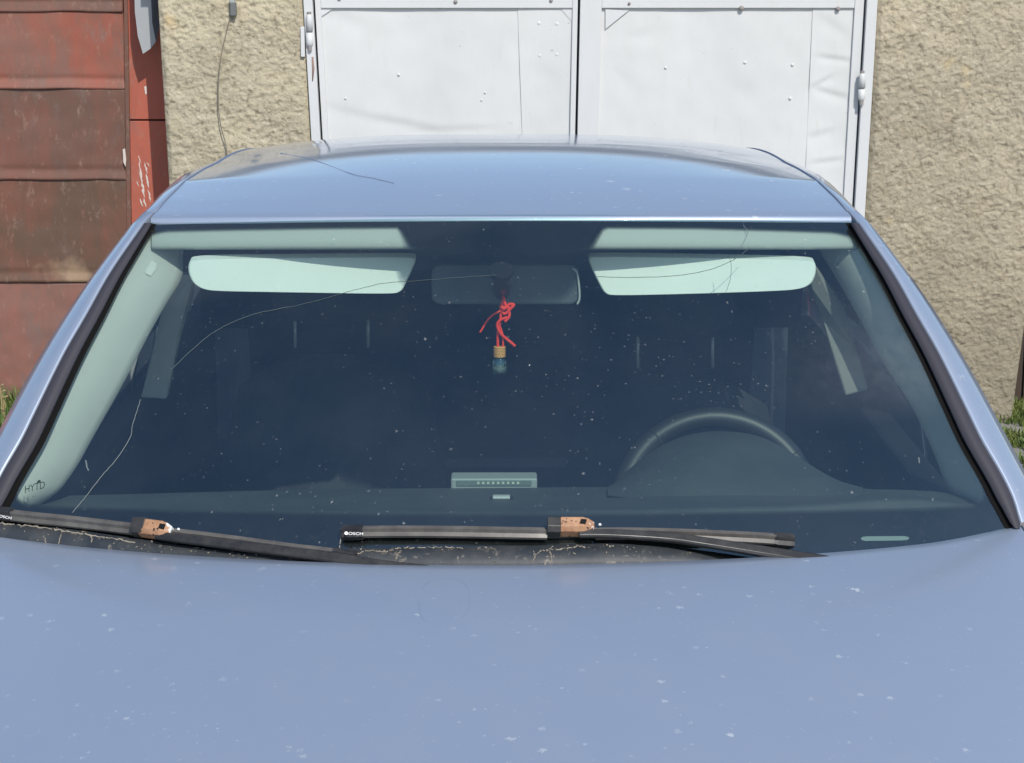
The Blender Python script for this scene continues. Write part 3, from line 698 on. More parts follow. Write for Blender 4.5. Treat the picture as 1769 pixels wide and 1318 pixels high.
# cowl: dirty black plastic below the glass, left of the driver wiper
def cowl_mat():
    m = M('dirty_cowl', (.03, .031, .034), .55); n = N(m); x, y, z = n.xyz()
    base = n.mix(n.rng(n.noise(18, det=7, ro=.7), .35, .7), (.022, .029, .038), (.060, .064, .066))
    base = n.mix(n.rng(n.noise(60, det=6, ro=.75, dist=.8), .58, .68, 0, .7), base, (.33, .28, .22)); n.col(base)
    n.bump(n.noise(90, det=4), .0008, .5); return m
COWL = cowl_mat()
ctop = [(-40, 897), (0, 904), (120, 915), (240, 932), (330, 945), (450, 958), (560, 958), (590, 950), (640, 948), (800, 946), (950, 943), (1050, 940), (1140, 946), (1200, 956), (1240, 966)]
v = []; f = []; n_c = 90
for k in range(n_c + 1):
    x = -40 + 1280 * k / n_c; yt = smooth_itp(ctop, x) if x < 1238 else 966; yb = smooth_itp(HROW, x) + 10
    yb = max(yb, yt + 3)
    for q in (0, .5, 1.0): v.append(on(x, yt + (yb - yt) * q, .005 + .001 * noise.noise(Vector((x * .02, q * 3, 0))))[0])
for k in range(n_c):
    for q in range(2): a = k * 3 + q; f.append((a + 1, a + 4, a + 3, a))
cowl = mk('cowl_panel', v, f, COWL, car, True, solid=.002)
DIRT = M('dried_dirt', (.40, .35, .28), .95); n = N(DIRT); n.col(n.mix(n.noise(80, det=4), (.16, .135, .105), (.42, .37, .30)))
rg = random.Random(5)
def dirt_line(pts, rmin, rmax, gapp=.15, name='dried_dirt'):
    s_ = spline([Vector((a, b, 0)) for a, b in pts], 12); parts = []; cur = []; rad = []
    for q in s_:
        if rg.random() < gapp and len(cur) > 2: parts.append(tube(cur, rad, 5)); cur = []; rad = []
        cur.append(on(q.x + rg.uniform(-1.5, 1.5), q.y + rg.uniform(-1.6, 1.6), .0075)[0]); rad.append(rg.uniform(rmin, rmax))
    if len(cur) > 2: parts.append(tube(cur, rad, 5))
    o = mk(name, *join(parts), DIRT, cowl); o['kind'] = 'stuff'
dirt_line([(-20, 901), (30, 907), (80, 913), (130, 920), (180, 928), (232, 937)], .0006, .0017, .06)
dirt_line([(612, 957), (640, 951), (665, 954), (690, 947), (740, 945), (800, 947)], .0003, .0013, .25)
dirt_line([(925, 957), (945, 950), (975, 948), (1000, 943), (1010, 946)], .0003, .0015, .2)
for a in ([(684, 966), (687, 958), (692, 952)], [(918, 972), (924, 962), (920, 952)], [(955, 974), (952, 960), (948, 950)], [(108, 918), (104, 930), (101, 940)], [(590, 916), (588, 935), (585, 955)], [(75, 925), (80, 940), (76, 950)], [(158, 924), (159, 932), (158, 936)]):
    dirt_line(a, .0003, .0010, .1)
for k in range(70):
    pass
parts = []
for k in range(120):
    x = rg.choice([rg.uniform(0, 560), rg.uniform(600, 1100)]); yt = smooth_itp(ctop, x); yb = smooth_itp(HROW, x); y = yt + (yb - yt) * rg.random() ** 1.6
    p0, nn = on(x, y, .0078); r_ = rg.uniform(.0003, .0012); parts.append(tube([p0, p0 + Vector((rg.uniform(-1, 1), rg.uniform(-1, 1), rg.uniform(-.4, .4))) * r_ * 3], r_, 5))
o = mk('dried_dirt', *join(parts), DIRT, cowl); o['kind'] = 'stuff'
# deep black gutter below the cowl to catch the eye under the hood edge
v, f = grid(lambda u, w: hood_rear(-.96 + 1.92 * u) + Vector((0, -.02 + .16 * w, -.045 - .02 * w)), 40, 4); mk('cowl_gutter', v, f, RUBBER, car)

# side trim strips on both pillars, with the black channel inside
def strip_side(sgn):
    def curve(off_px, lift, r0=ETOP + 1, r1=913, n=44):
        pts = []; nr = []
        for k in range(n + 1):
            row = r0 + (r1 - r0) * k / n; hw = smooth_itp(EDGE, row) - off_px(row); q, nn = on(XC + sgn * hw, row, lift); pts.append(q); nr.append(nn)
        return pts, nr
    wd_ = lambda r_: itp([(384, 13), (450, 19), (600, 25), (800, 30), (860, 28), (900, 17), (914, 9)], r_)
    A, _ = curve(lambda r_: -1, .004); B, _ = curve(lambda r_: 1.5, .012); C_, _ = curve(lambda r_: wd_(r_) * .92, .011); D, _ = curve(lambda r_: wd_(r_), .004); E, _ = curve(lambda r_: wd_(r_), -.001)
    V = A + B + C_ + D + E; m = len(A); Fc = []
    for q in range(4):
        for k in range(m - 1): a = q * m + k; Fc.append((a, a + 1, a + m + 1, a + m) if sgn < 0 else (a + m, a + m + 1, a + 1, a))
    mk('pillar_moulding', V, Fc, TRIM, car, True)
    A, _ = curve(lambda r_: wd_(r_) + .5, .0015); B, _ = curve(lambda r_: wd_(r_) + itp([(384, 7), (600, 11), (900, 13)], r_), .0008)
    V = A + B; Fc = [(k, k + 1, k + m + 1, k + m) if sgn < 0 else (k + m, k + m + 1, k + 1, k) for k in range(m - 1)]
    mk('glass_seal', V, Fc, SEAL, glass, True)
strip_side(-1); strip_side(1)

# --- roof
zh = lambda X: 0
def zprof(u):            # height gained over the header centre, u metres behind it
    return .143 * u - .105 * u * u + .0068 * u ** 3 if u < 2 else 0
def roof_half(u): return itp([(0, .624), (.3, .610), (.8, .600), (1.4, .590), (1.9, .57)], u)
RL = 1.85
def header(s):
    a, b = edge_pt(1, -1), edge_pt(1, 1); X = roof_half(0) * s + .001; Y = 3.695 - .095 * (1 - s * s); px = proj(Vector((X, Y, 1.39)))[0]; return Vector((X, Y, ZR(X, Y, smooth_itp(TROW, px))))
zc0 = header(0).z
EROW = [(455, 268), (484, 277), (515, 292), (547, 312), (580, 343), (600, 365), (612, 381)]
def edge_drop(u):
    X = roof_half(u); Y = 3.695 + u; off = X * 3600 / ((Y) * cp + .09)
    if off < 490: return _ed0
    return zc0 + zprof(u) - ZR(X, Y, itp(EROW, off))
_ed0 = 0.05
_uu = min(np.linspace(.2, 1.3, 200), key=lambda u: abs(roof_half(u) * 3600 / ((3.695 + u) * cp + .09) - 491)); _ed0 = edge_drop(_uu)
def rooffn(u_, v_):
    s = -1 + 2 * u_; u = RL * v_; h = header(s); k = min(1, u / .35); k = k * k * (3 - 2 * k)
    X = roof_half(u) * s; Y = h.y + u; e = header(1)
    shape = abs(s) ** 2.7; sh0 = (zc0 - h.z) / max(1e-6, zc0 - e.z)
    z = zc0 + zprof(u) - edge_drop(u) * (sh0 * (1 - k) + shape * k)
    return Vector((X, Y, z))
print('edge drops', [round(edge_drop(u), 3) for u in (0, .1, .2, .4, .6, .8, 1.2)])
v, f = grid(rooffn, 48, 70, flip=False)
b0 = len(v)
lip = [(-.0018, -.0010), (-.0044, -.0056), (-.0052, -.0080), (-.0042, -.0110)]
for dy, dz in lip:
    for i in range(49): p = Vector(v[i]); v.append(p + Vector((0, dy, dz)))
prev = 0
for q in range(len(lip)):
    cur = b0 + q * 49
    for i in range(48): f.append((cur + i, cur + i + 1, prev + i + 1, prev + i))
    prev = cur
roof = mk('roof', v, f, PAINT, car, True)
crkR = [rooffn(*q) for q in ()]
# overhead wire's reflection, drawn as a thin tube on the roof's passenger side
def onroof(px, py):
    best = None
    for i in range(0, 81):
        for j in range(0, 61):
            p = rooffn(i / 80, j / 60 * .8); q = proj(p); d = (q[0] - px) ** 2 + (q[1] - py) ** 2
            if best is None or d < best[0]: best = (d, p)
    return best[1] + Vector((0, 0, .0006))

wire_pts = [onroof(a, b) for a, b in ((482, 264), (540, 278), (600, 297), (640, 309), (682, 317))]
mk('wire_reflection', *tube(spline(wire_pts, 4), .0006, 4), M('wire_reflection_tone', (.24, .29, .40), .6), roof)
# --- A pillar + cantrail, one swept side frame per side
SIL = [(343, 604), (360, 617), (396, 646), (440, 677), (470, 701), (511, 734), (529, 747), (570, 770), (611, 794), (650, 816), (690, 838), (751, 871), (810, 903), (850, 926), (890, 948), (915, 962)]
CSIL = [(.04, 617, 366), (.10, 607, 356), (.2, 590, 337), (.35, 568, 316), (.5, 548, 301), (.7, 522, 288), (.9, 496, 280), (1.1, 472, 277)]
_sf = np.polyfit([(q[0] - 600) / 300 for q in SIL], [q[1] for q in SIL], 4)
silf = lambda row: float(np.polyval(_sf, (row - 600) / 300))
print('sil fit', [(q[0], q[1], round(silf(q[0]))) for q in SIL])
def side_frame(sgn):
    st = []
    for k in range(34):                     # pillar stations, bottom to top
        row = 908 - (908 - 392) * k / 33; hw = smooth_itp(EDGE, row); t = (EBOT - row) / (EBOT - ETOP)
        Yi = 3.235 + (3.70 - 3.235) * t; a, nn = on(XC + sgn * (hw + .5), row, .004)
        ho = silf(row); b = P(XC + sgn * ho, row, a.y + .055)
        st.append((a, b))
    for u in (.04, .10, .2, .35, .5, .7, .9, 1.1, 1.3, 1.5, 1.7, 1.85):
        q = rooffn(.5 + sgn * .5, u / RL); a = q + Vector((sgn * .002, 0, -.002))
        if u <= 1.1:
            b = P(XC + sgn * itp([(c[0], c[1]) for c in CSIL], u), itp([(c[0], c[2]) for c in CSIL], u), q.y)
            ref = b.z - a.z
        else: b = Vector((sgn * itp([(1.1, .642), (1.85, .60)], u), q.y, q.z + ref * max(0, 1 - (u - 1.1) / .3) - .024 * min(1, (u - 1.1) / .2)))
        st.append((a, b))
    V = []; m = 8
    for si, (a, b) in enumerate(st):
        g_ = 1.0 if si < 34 else .25; d = b - a; out = Vector((sgn, 0, 0)); upn = Vector((0, -.35, 1)).normalized(); w = d.length
        V += [a + Vector((0, 0, -.012)) , a + upn * .003 * g_, a + d * .06 + upn * .007 * g_, a + d * .35 + upn * .0085 * g_, a + d * .70 + upn * .0065 * g_, b, b + Vector((-sgn * .003, .02, -.018)), b + Vector((-sgn * .02, .03, -.040))]
    Fc = []
    for i in range(len(st) - 1):
        for k in range(m - 1):
            a = i * m + k; q = (a, a + 1, a + m + 1, a + m); Fc.append(q if sgn > 0 else q[::-1])
    o = mk('side_frame', V, Fc, PAINT, car, True)
    # roof ditch moulding
    pts = [rooffn(.5 + sgn * .5, u / RL) + Vector((0, 0, .001)) for u in np.linspace(.03, 1.35, 26)]
    mk('roof_ditch_strip', *tube(pts, .0016, 6), M('ditch_sealant', (.20, .24, .32), .6), car, True)
    return st
stR = side_frame(1); stL = side_frame(-1)

# --- body sides
def half_w(Y): return itp([(1.72, .55), (1.80, .68), (1.95, .79), (2.3, .855), (2.8, .875), (4.5, .885), (5.6, .865), (6.0, .80), (6.25, .66), (6.3, .55)], Y)
def belt(Y): return itp([(1.72, .66), (1.95, .74), (2.4, .84), (2.99, .90), (3.3, .925), (5.0, .96), (5.7, .99), (6.3, .95)], Y)
WHY = (2.50, 5.10); WR = .34
def zbot(Y):
    z = .22
    for w in WHY:
        if abs(Y - w) < WR: z = max(z, .31 + math.sqrt(WR ** 2 - (Y - w) ** 2) * 1.0)
    return z
def xside(Y, z, sgn):
    hw = half_w(Y); k = (z - .2) / .75; return sgn * (hw - .05 * max(0, .4 - k) ** 1.5 * 2 - .075 * max(0, k - .55) ** 2 * 2.2 - .004 * math.exp(-((z - .72) / .02) ** 2))
def side_panel(name, Y0, Y1, sgn, top=None):
    n_ = max(6, int((Y1 - Y0) / .03)); v = []; m = 14
    for i in range(n_ + 1):
        Y = Y0 + (Y1 - Y0) * i / n_; za, zb = zbot(Y), (top(Y) if top else belt(Y))
        for j in range(m + 1): z = za + (zb - za) * j / m; v.append((xside(Y, z, sgn), Y, z))
    f = []
    for i in range(n_):
        for j in range(m): a = i * (m + 1) + j; q = (a, a + m + 1, a + m + 2, a + 1); f.append(q if sgn > 0 else q[::-1])
    return mk(name, v, f, PAINT, car, True, solid=-.002)
def fender_top(Y): return belt(Y)
for sgn in (-1, 1):
    fd = side_panel('fender', 1.74, 3.02, sgn)
    # shoulder that carries the fender up to the hood edge and pillar foot
    V = []; Ys = np.linspace(1.95, 3.42, 40)
    for Y in Ys:
        hz = hoodfn(1.0 if sgn > 0 else 0.0, max(0, min(1, (3.235 - Y) / 1.25))) if Y < 3.235 else None
        zi = hz.z - .002 if hz is not None else .925 + (Y - 3.235) * .1
        xi = abs(hz.x) + .003 if hz is not None else .79
        xo_ = abs(xside(Y, belt(Y), 1)); 
        for q in np.linspace(0, 1, 6): V.append((sgn * (xi + (xo_ - xi) * q), Y, zi + (belt(Y) - zi) * q + .008 * math.sin(math.pi * q)))
    Fc = []
    for i in range(39):
        for k in range(5): a = i * 6 + k; q = (a, a + 1, a + 7, a + 6); Fc.append(q[::-1] if sgn < 0 else q)
    mk('fender_shoulder', V, Fc, PAINT, car, True)
    for (a, b) in ((3.024, 4.14), (4.144, 5.02)):
        d = side_panel('door', a, b, sgn); yh = b - .14; xh = xside(yh, .80, sgn)
        mk('handle', *tube([Vector((xh, yh - .08, .80)), Vector((xh + sgn * .03, yh - .06, .80)), Vector((xh + sgn * .03, yh + .06, .80)), Vector((xh, yh + .08, .80))], .011, 8), PAINT, d, True)
    side_panel('quarter_panel', 5.024, 6.28, sgn)
    # side glass and window pillars
    ys = [(3.32, 4.10), (4.18, 4.92), (4.98, 5.45)]
    def top_at(Y):
        st = stR; Yb = [q[1].y for q in st]; Zb = [q[1].z for q in st]; Xb = [q[1].x for q in st]; o_ = np.argsort(Yb)
        return float(np.interp(Y, np.array(Yb)[o_], np.array(Xb)[o_])) - .012, float(np.interp(Y, np.array(Yb)[o_], np.array(Zb)[o_])) - .03
    for a, b in ys:
        def wfn(u, w, a=a, b=b):
            Y = a + (b - a) * u; xt, zt = top_at(Y); zb = belt(Y); xb = abs(xside(Y, zb, 1)) - .02
            return Vector((sgn * (xb + (xt - xb) * w), Y, zb + (zt - zb) * w))
        mk('side_window', *grid(wfn, 16, 8, flip=(sgn < 0)), SGLASS if a < 4 else RGLASS, car, True)
    for a, b in ((4.10, 4.18), (4.92, 4.98), (5.45, 5.62)):
        def wfn(u, w, a=a, b=b):
            Y = a + (b - a) * u; xt, zt = top_at(Y); zb = belt(Y); xb = abs(xside(Y, zb, 1)) - .018
            return Vector((sgn * (xb + (xt - xb) * w), Y, zb + (zt - zb) * w))
        mk('window_pillar', *grid(wfn, 3, 8, flip=(sgn < 0)), BLACKP if b < 5.4 else PAINT, car, True, solid=-.006)
    # door mirror
    mb = mk("door_mirror", *join([tube([Vector((sgn * .82, 3.45, .90)), Vector((sgn * .92, 3.44, .91))], .02, 8), tube([Vector((sgn * .92, 3.44, .93)), Vector((sgn * .95, 3.43, .935)), Vector((sgn * 1.05, 3.44, .935)), Vector((sgn * 1.08, 3.46, .935))], [.04, .065, .06, .03], 14)]), PAINT, car, True)

def wheel(x, y, sgn):
    def yz(pr, seg):    # lathe about the X axis
        v = []; f = []
        for r, xx in pr:
            for k in range(seg): a = 2 * math.pi * k / seg; v.append((x + xx * sgn, y + r * math.cos(a), .315 + r * math.sin(a)))
        for i in range(len(pr) - 1):
            for k in range(seg): k2 = (k + 1) % seg; f.append((i * seg + k, i * seg + k2, (i + 1) * seg + k2, (i + 1) * seg + k))
        return v, f
    w = mk('wheel', *yz([(.19, -.09), (.29, -.095), (.312, -.075), (.315, 0), (.312, .075), (.29, .095), (.205, .09)], 36), TYRE, car, True)
    v, f = yz([(.205, .088), (.20, .06), (.19, -.06)], 36); parts = [(v, f)]
    for k in range(5):
        a = 2 * math.pi * k / 5
        d = Vector((0, math.cos(a), math.sin(a))); e = Vector((0, -math.sin(a), math.cos(a))); c = Vector((x, y, .315))
        q = [c + d * .03 + e * .035, c + d * .20 + e * .022, c + d * .20 - e * .022, c + d * .03 - e * .035]
        parts.append(prism([p + Vector((sgn * .07, 0, 0)) for p in q], [p + Vector((sgn * .045, 0, 0)) for p in q]))
    parts.append(yz([(.0, .075), (.05, .075), (.055, .05)], 20)); mk('rim', *join(parts), RIMM, w)
for sgn in (-1, 1):
    for wy in WHY: wheel(sgn * .775, wy, sgn)

# front: bumper, grille, headlights (below the frame, built plainly); rear: glass, boot, lamps
def frontfn(u, w):
    s = -1 + 2 * u; z = .22 + .54 * w; Y = 1.74 + .22 * abs(s) ** 3 + .04 * abs(w - .35) - (0.03 if w > .95 else 0); return Vector((s * .80, Y - .02, z))
mk('front_bumper', *grid(frontfn, 30, 12, flip=False), PAINT, car, True, solid=-.003)
gr_ = box('grille', -.35, .35, 1.69, 1.715, .52, .70, BLACKP, car, .01)
for k in range(9): box('grille_bar', -.32 + k * .08, -.31 + k * .08, 1.682, 1.69, .53, .69, CHROME, gr_)
for sgn in (-1, 1):
    pts = [Vector((sgn * a, b, c)) for a, b, c in ((.40, 1.70, .55), (.70, 1.80, .56), (.72, 1.82, .70), (.40, 1.71, .71))]
    mk('headlight', *prism(pts, [q + Vector((0, .05, 0)) for q in pts]), M('headlight_lens', (.7, .72, .74), .1, .3), car, bevel=.006)
    pts = [Vector((sgn * a, b, c)) for a, b, c in ((.50, 6.30, .70), (.78, 6.12, .70), (.78, 6.12, .88), (.50, 6.29, .88))]
    mk('tail_lamp', *prism(pts, [q + Vector((0, .03, 0)) for q in pts]), M('tail_lens', (.45, .02, .02), .2), car)
RE = rooffn(.5, 1)
def rgfn(u, w):
    s = -1 + 2 * u; q = rooffn(u, 1.0); e = Vector((s * .68, 6.0 - .10 * s * s, 1.02 - .02 * s * s)); return q.lerp(e, w) + Vector((0, 0, .03 * math.sin(math.pi * w)))
mk('rear_window', *grid(rgfn, 20, 12, flip=False), RGLASS, car, True)
def btfn(u, w):
    s = -1 + 2 * u
    if w < .5: q = w * 2; return Vector((s * (.68 + .07 * q), 6.0 - .10 * s * s + .25 * q, 1.02 - .02 * s * s - .04 * q))
    q = (w - .5) * 2; return Vector((s * .75, 6.25 - .10 * s * s + .05 * math.sin(q * 2), .98 - .02 * s * s - .74 * q))
mk('boot_lid', *grid(btfn, 20, 16, flip=False), PAINT, car, True)
for sgn in (-1, 1):
    V = [rgfn(.5 + sgn * .5, w) for w in np.linspace(0, 1, 8)]; V2 = [Vector((sgn * (.62 + .18 * w), 5.5 + .55 * w, itp([(0, 1.30), (1, .985)], w) * 1 - 0)) for w in np.linspace(0, 1, 8)]
    Fc = [(k, k + 1, 9 + k, 8 + k) for k in range(7)]; mk('rear_pillar', V + V2, Fc, PAINT, car, True, solid=.004)
box('underbody', -.76, .76, 1.95, 6.1, .20, .24, BLACKP, car)

# ---------------------------------------------------------------- interior
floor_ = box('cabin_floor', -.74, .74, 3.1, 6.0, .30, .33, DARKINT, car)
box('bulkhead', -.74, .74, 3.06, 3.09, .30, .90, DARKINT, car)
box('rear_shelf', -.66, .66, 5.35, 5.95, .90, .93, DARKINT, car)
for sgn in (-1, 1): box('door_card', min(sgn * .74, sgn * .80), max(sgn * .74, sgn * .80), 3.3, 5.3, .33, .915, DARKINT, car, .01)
for sgn in (-1, 1):
    def crf(u, w):
        Y = 3.85 + 1.38 * u; q = rooffn(.5 + sgn * .5, min(1, (Y - 3.695) / RL)); return Vector((sgn * (abs(q.x) - .03 + .045 * w), min(Y, 5.60), q.z - .026 - .072 * w))
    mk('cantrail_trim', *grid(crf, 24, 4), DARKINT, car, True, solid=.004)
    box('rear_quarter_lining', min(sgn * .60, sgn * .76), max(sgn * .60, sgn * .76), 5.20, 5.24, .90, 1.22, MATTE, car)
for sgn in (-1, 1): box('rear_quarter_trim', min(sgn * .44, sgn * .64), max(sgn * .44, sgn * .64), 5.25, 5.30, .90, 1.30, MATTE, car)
# headliner (inside of the roof)
def hlfn(u, w):
    q = rooffn(u, .05 + .93 * w); s = -1 + 2 * u; return q + Vector((-q.x * .03, 0, -.022 - .004 * abs(s)))
mk('headliner', *grid(hlfn, 24, 24, flip=True), HEADL, car, True)
# dashboard: from the glass foot back to its far edge
dfar = [(60, 872), (100, 862), (115, 853), (200, 851), (420, 845), (560, 842), (700, 840.5), (1060, 838), (1120, 836), (1480, 840), (1500, 842), (1560, 843), (1620, 846), (1650, 852), (1690, 862)]
dnear = [(60, 884), (300, 881), (600, 883), (866, 883), (1000, 881), (1200, 877), (1400, 870), (1500, 862), (1600, 860), (1690, 872)]
v = []; cols = 80
for k in range(cols + 1):
    px = 40 + 1655 * k / cols; yn = smooth_itp(dnear, px); yf = itp(dfar, px)
    pn, _ = on(px, yn, -.035); pf = P(px, yf, max(pn.y + .05, 3.47 - .12 * ((px - XC) / 800) ** 4))
    lo, nn = on(px, min(yn + 60, 960), -.045)
    v += [lo, pn + Vector((0, -.012, -.004)), pn, pn + Vector((0, .010, -.006)), pn.lerp(pf, .5) + Vector((0, 0, -.002)), pf + Vector((0, -.012, .0)), pf + Vector((0, 0, -.004)), pf + Vector((0, .03, -.05)), pf + Vector((0, .10, -.30))]
m = 9; f = []
for k in range(cols):
    for i in range(m - 1): a = k * m + i; f.append((a, a + m, a + m + 1, a + 1))
dash = mk('dashboard', v, f, DASH, car, True)
# raised pad on the dash top (passenger to middle) and its low mound on the right
padl = [(180, 866), (330, 858), (520, 851), (700, 846), (1060, 846), (1180, 860), (1190, 868), (700, 872), (330, 872)]
# instrument hood
bump_ = [(1050, 841), (1062, 834), (1085, 812), (1115, 788), (1150, 766), (1190, 751), (1230, 745), (1270, 746), (1305, 752), (1340, 766), (1375, 787), (1405, 806), (1430, 822), (1455, 834), (1490, 842)]
v = []; f = []; nb = 60
for k in range(nb + 1):
    px = 1050 + 440 * k / nb; top = smooth_itp(bump_, px); q = (px - 1050) / 440
    far = P(px, top, 3.58); base = P(px + (0), itp([(1050, 846), (1270, 868), (1490, 846)], px), 3.30 - .0); back = P(px, top + 9, 3.64); w1 = far + Vector((0, -.012, .0005))
    hgt = math.sin(math.pi * q) ** .7
    midp = base.lerp(far, .55) + Vector((0, 0, .018 * hgt)); v += [base + Vector((0, 0, -.01)), base.lerp(far, .25) + Vector((0, 0, .010 * hgt)), midp, base.lerp(far, .82) + Vector((0, 0, .012 * hgt)), w1, far, back, back + Vector((0, .01, -.15))]
for k in range(nb):
    for i in range(7): a = k * 8 + i; f.append((a, a + 8, a + 9, a + 1))
mk('instrument_hood', v, f, DASH, dash, True)
# centre display standing on the far edge of the dash
p0, p1 = P(779, 839, 3.46), P(928, 839, 3.46); zt = P(800, 825.5, 3.46).z
disp = box('display_housing', p0.x, p1.x, 3.455, 3.50, p0.z - .02, zt, M('display_bezel', (.27, .30, .285), .4), dash, .003)
box('display_screen', p0.x + .010, p1.x - .010, 3.4525, 3.4548, p0.z + .002, zt - .003, M('display_screen_mat', (.13, .17, .155), .25), disp)
for k in range(9): xx = p0.x + .045 + k * .0085; box('display_mark', xx, xx + .004, 3.4518, 3.4524, zt - .009, zt - .005, M('pale_mark', (.5, .52, .42), .5), disp)
# light sensor button
q = P(866, 861, 3.30); box('sensor_base', q.x - .020, q.x + .020, 3.28, 3.31, q.z - .006, q.z + .002, BLACKP, dash, .004); box('sensor_cap', q.x - .0145, q.x + .0145, 3.285, 3.30, q.z + .002, q.z + .007, M('sensor_grey', (.45, .47, .45), .3), dash, .002)
# number window at the driver side foot of the glass
q0 = [on(a, b, -.0022)[0] for a, b in ((1487, 930), (1490, 927.5), (1497, 926.5), (1562, 926), (1569, 927.5), (1571, 930), (1568, 932.5), (1560, 933.5), (1495, 934.5), (1489, 933))]
mk('number_window', q0, [tuple(range(10))], M('number_plate_label', (.17, .21, .19), .5), glass)

# steering wheel
WC = P(1237, 884, 3.78); tilt = R(24)
ax = Vector((0, -math.cos(tilt), math.sin(tilt))); ux = Vector((1, 0, 0)); uy = Vector((0, math.sin(tilt), math.cos(tilt)))
RW = .180
pts = [WC + ux * RW * math.cos(a) + uy * RW * math.sin(a) for a in np.linspace(0, 2 * math.pi, 72)]
LEATH = M('worn_leather', (.020, .021, .022), .45); nn_ = N(LEATH); nn_.bump(nn_.noise(500, det=2), .0004, .5)
sw = mk('steering_wheel', *tube(pts, .0205, 14, False), LEATH, car, True)
hubp = [WC - ax * (-.02) + ux * .07 * math.cos(a) + uy * .055 * math.sin(a) for a in np.linspace(0, 2 * math.pi, 24)[:-1]]
mk('hub', *prism(hubp, [q - ax * .05 for q in hubp]), DARKINT, sw)
for a in (R(10), R(170), R(250), R(290)):
    mk('spoke', *tube([WC + (ux * math.cos(a) + uy * math.sin(a)) * .05, WC + (ux * math.cos(a) + uy * math.sin(a)) * RW], .014, 8), DARKINT, sw, True)
for a in (R(128), R(36)):
    d = ux * math.cos(a) + uy * math.sin(a); tt = -ux * math.sin(a) + uy * math.cos(a); c = WC + d * RW; mk('leather_seam', *tube([c + (d * math.cos(b) + ax * math.sin(b)) * .0212 for b in np.linspace(0, 2 * math.pi, 16)], .0012, 5, False), RUBBER, sw)
mk('column', *tube([WC - ax * .02, WC - ax * .22], .035, 12), DARKINT, sw, True)

# front and rear seats
def seat(cx, row_top, name='front_seat'):
    s = mk(name, *tube([Vector((cx, 4.10, .42)), Vector((cx, 4.22, .60)), Vector((cx, 4.28, .85)), Vector((cx, 4.33, 1.02)), Vector((cx, 4.345, 1.08))], [.22, .235, .24, .20, .10], 16), SEATM, car, True)
    mk('seat_cushion', *tube([Vector((cx, 3.68, .45)), Vector((cx, 3.75, .47)), Vector((cx, 4.15, .45))], [.10, .20, .22], 14), SEATM, s, True)
    return s
POSTM = M('headrest_post_steel', (.38, .39, .40), .4, .2)
for (xa, xb, y0, y1) in ((510, 636, 545, 594), (1102, 1231, 574, 630)):
    a = P(xa, y1, 4.30); b = P(xb, y1, 4.30); cx = (a.x + b.x) / 2; s = seat(cx, y1)
    s.data.transform(Matrix.Translation((0, 0, a.z - 1.115)))
    for xx in (xa, xb):
        lo, hi = P(xx, y1 + 6, 4.30), P(xx, y0, 4.30); mk('headrest_post', *tube([lo, hi], .0036, 8), POSTM, s, True)
    zt_ = P(xa, y0, 4.30).z; mk('headrest', *tube([Vector((cx, 4.31, zt_ - .004)), Vector((cx, 4.31, zt_ + .03)), Vector((cx, 4.31, zt_ + .10)), Vector((cx, 4.31, zt_ + .135))], [.09, .125, .12, .08], 16), SEATM, s, True)
mk('rear_bench', *join([tube([Vector((-.62, 5.2, .75)), Vector((-.3, 5.22, .78)), Vector((.3, 5.22, .78)), Vector((.62, 5.2, .75))], [.2, .22, .22, .2], 14)]), SEATM, car, True)
# belt pillars (light trims) : left photo side and right photo side
def pillar_trim(name, pts, Ys, mat, label=None, th=.03):
    fr_ = [P(a, b, y) for (a, b), y in zip(pts, Ys)]; return mk(name, *prism(fr_, [q + Vector((0, th, 0)) for q in fr_]), mat, car, bevel=.004, label=label)
pillar_trim('belt_pillar_trim', [(300, 470), (338, 478), (322, 540), (306, 600), (288, 690), (243, 687), (262, 610), (278, 540)], [4.15, 4.15, 4.2, 4.22, 4.25, 4.25, 4.22, 4.2], LIGHTINT)
pillar_trim('belt_pillar_trim', [(1396, 468), (1410, 459), (1459, 531), (1479, 600), (1501, 673), (1461, 684), (1441, 620), (1423, 556), (1401, 500)], [4.15, 4.15, 4.19, 4.2, 4.2, 4.2, 4.2, 4.2, 4.17], plastic('belt_trim_plastic', (.25, .26, .24), .75, .1))
pillar_trim('rear_pillar_trim', [(236, 585), (243, 590), (226, 678), (197, 675), (212, 620)], [4.7, 4.7, 4.75, 4.75, 4.7], LIGHTINT)
pillar_trim('rear_pillar_trim', [(1500, 560), (1512, 565), (1535, 680), (1508, 684)], [4.7, 4.7, 4.75, 4.75], LIGHTINT)
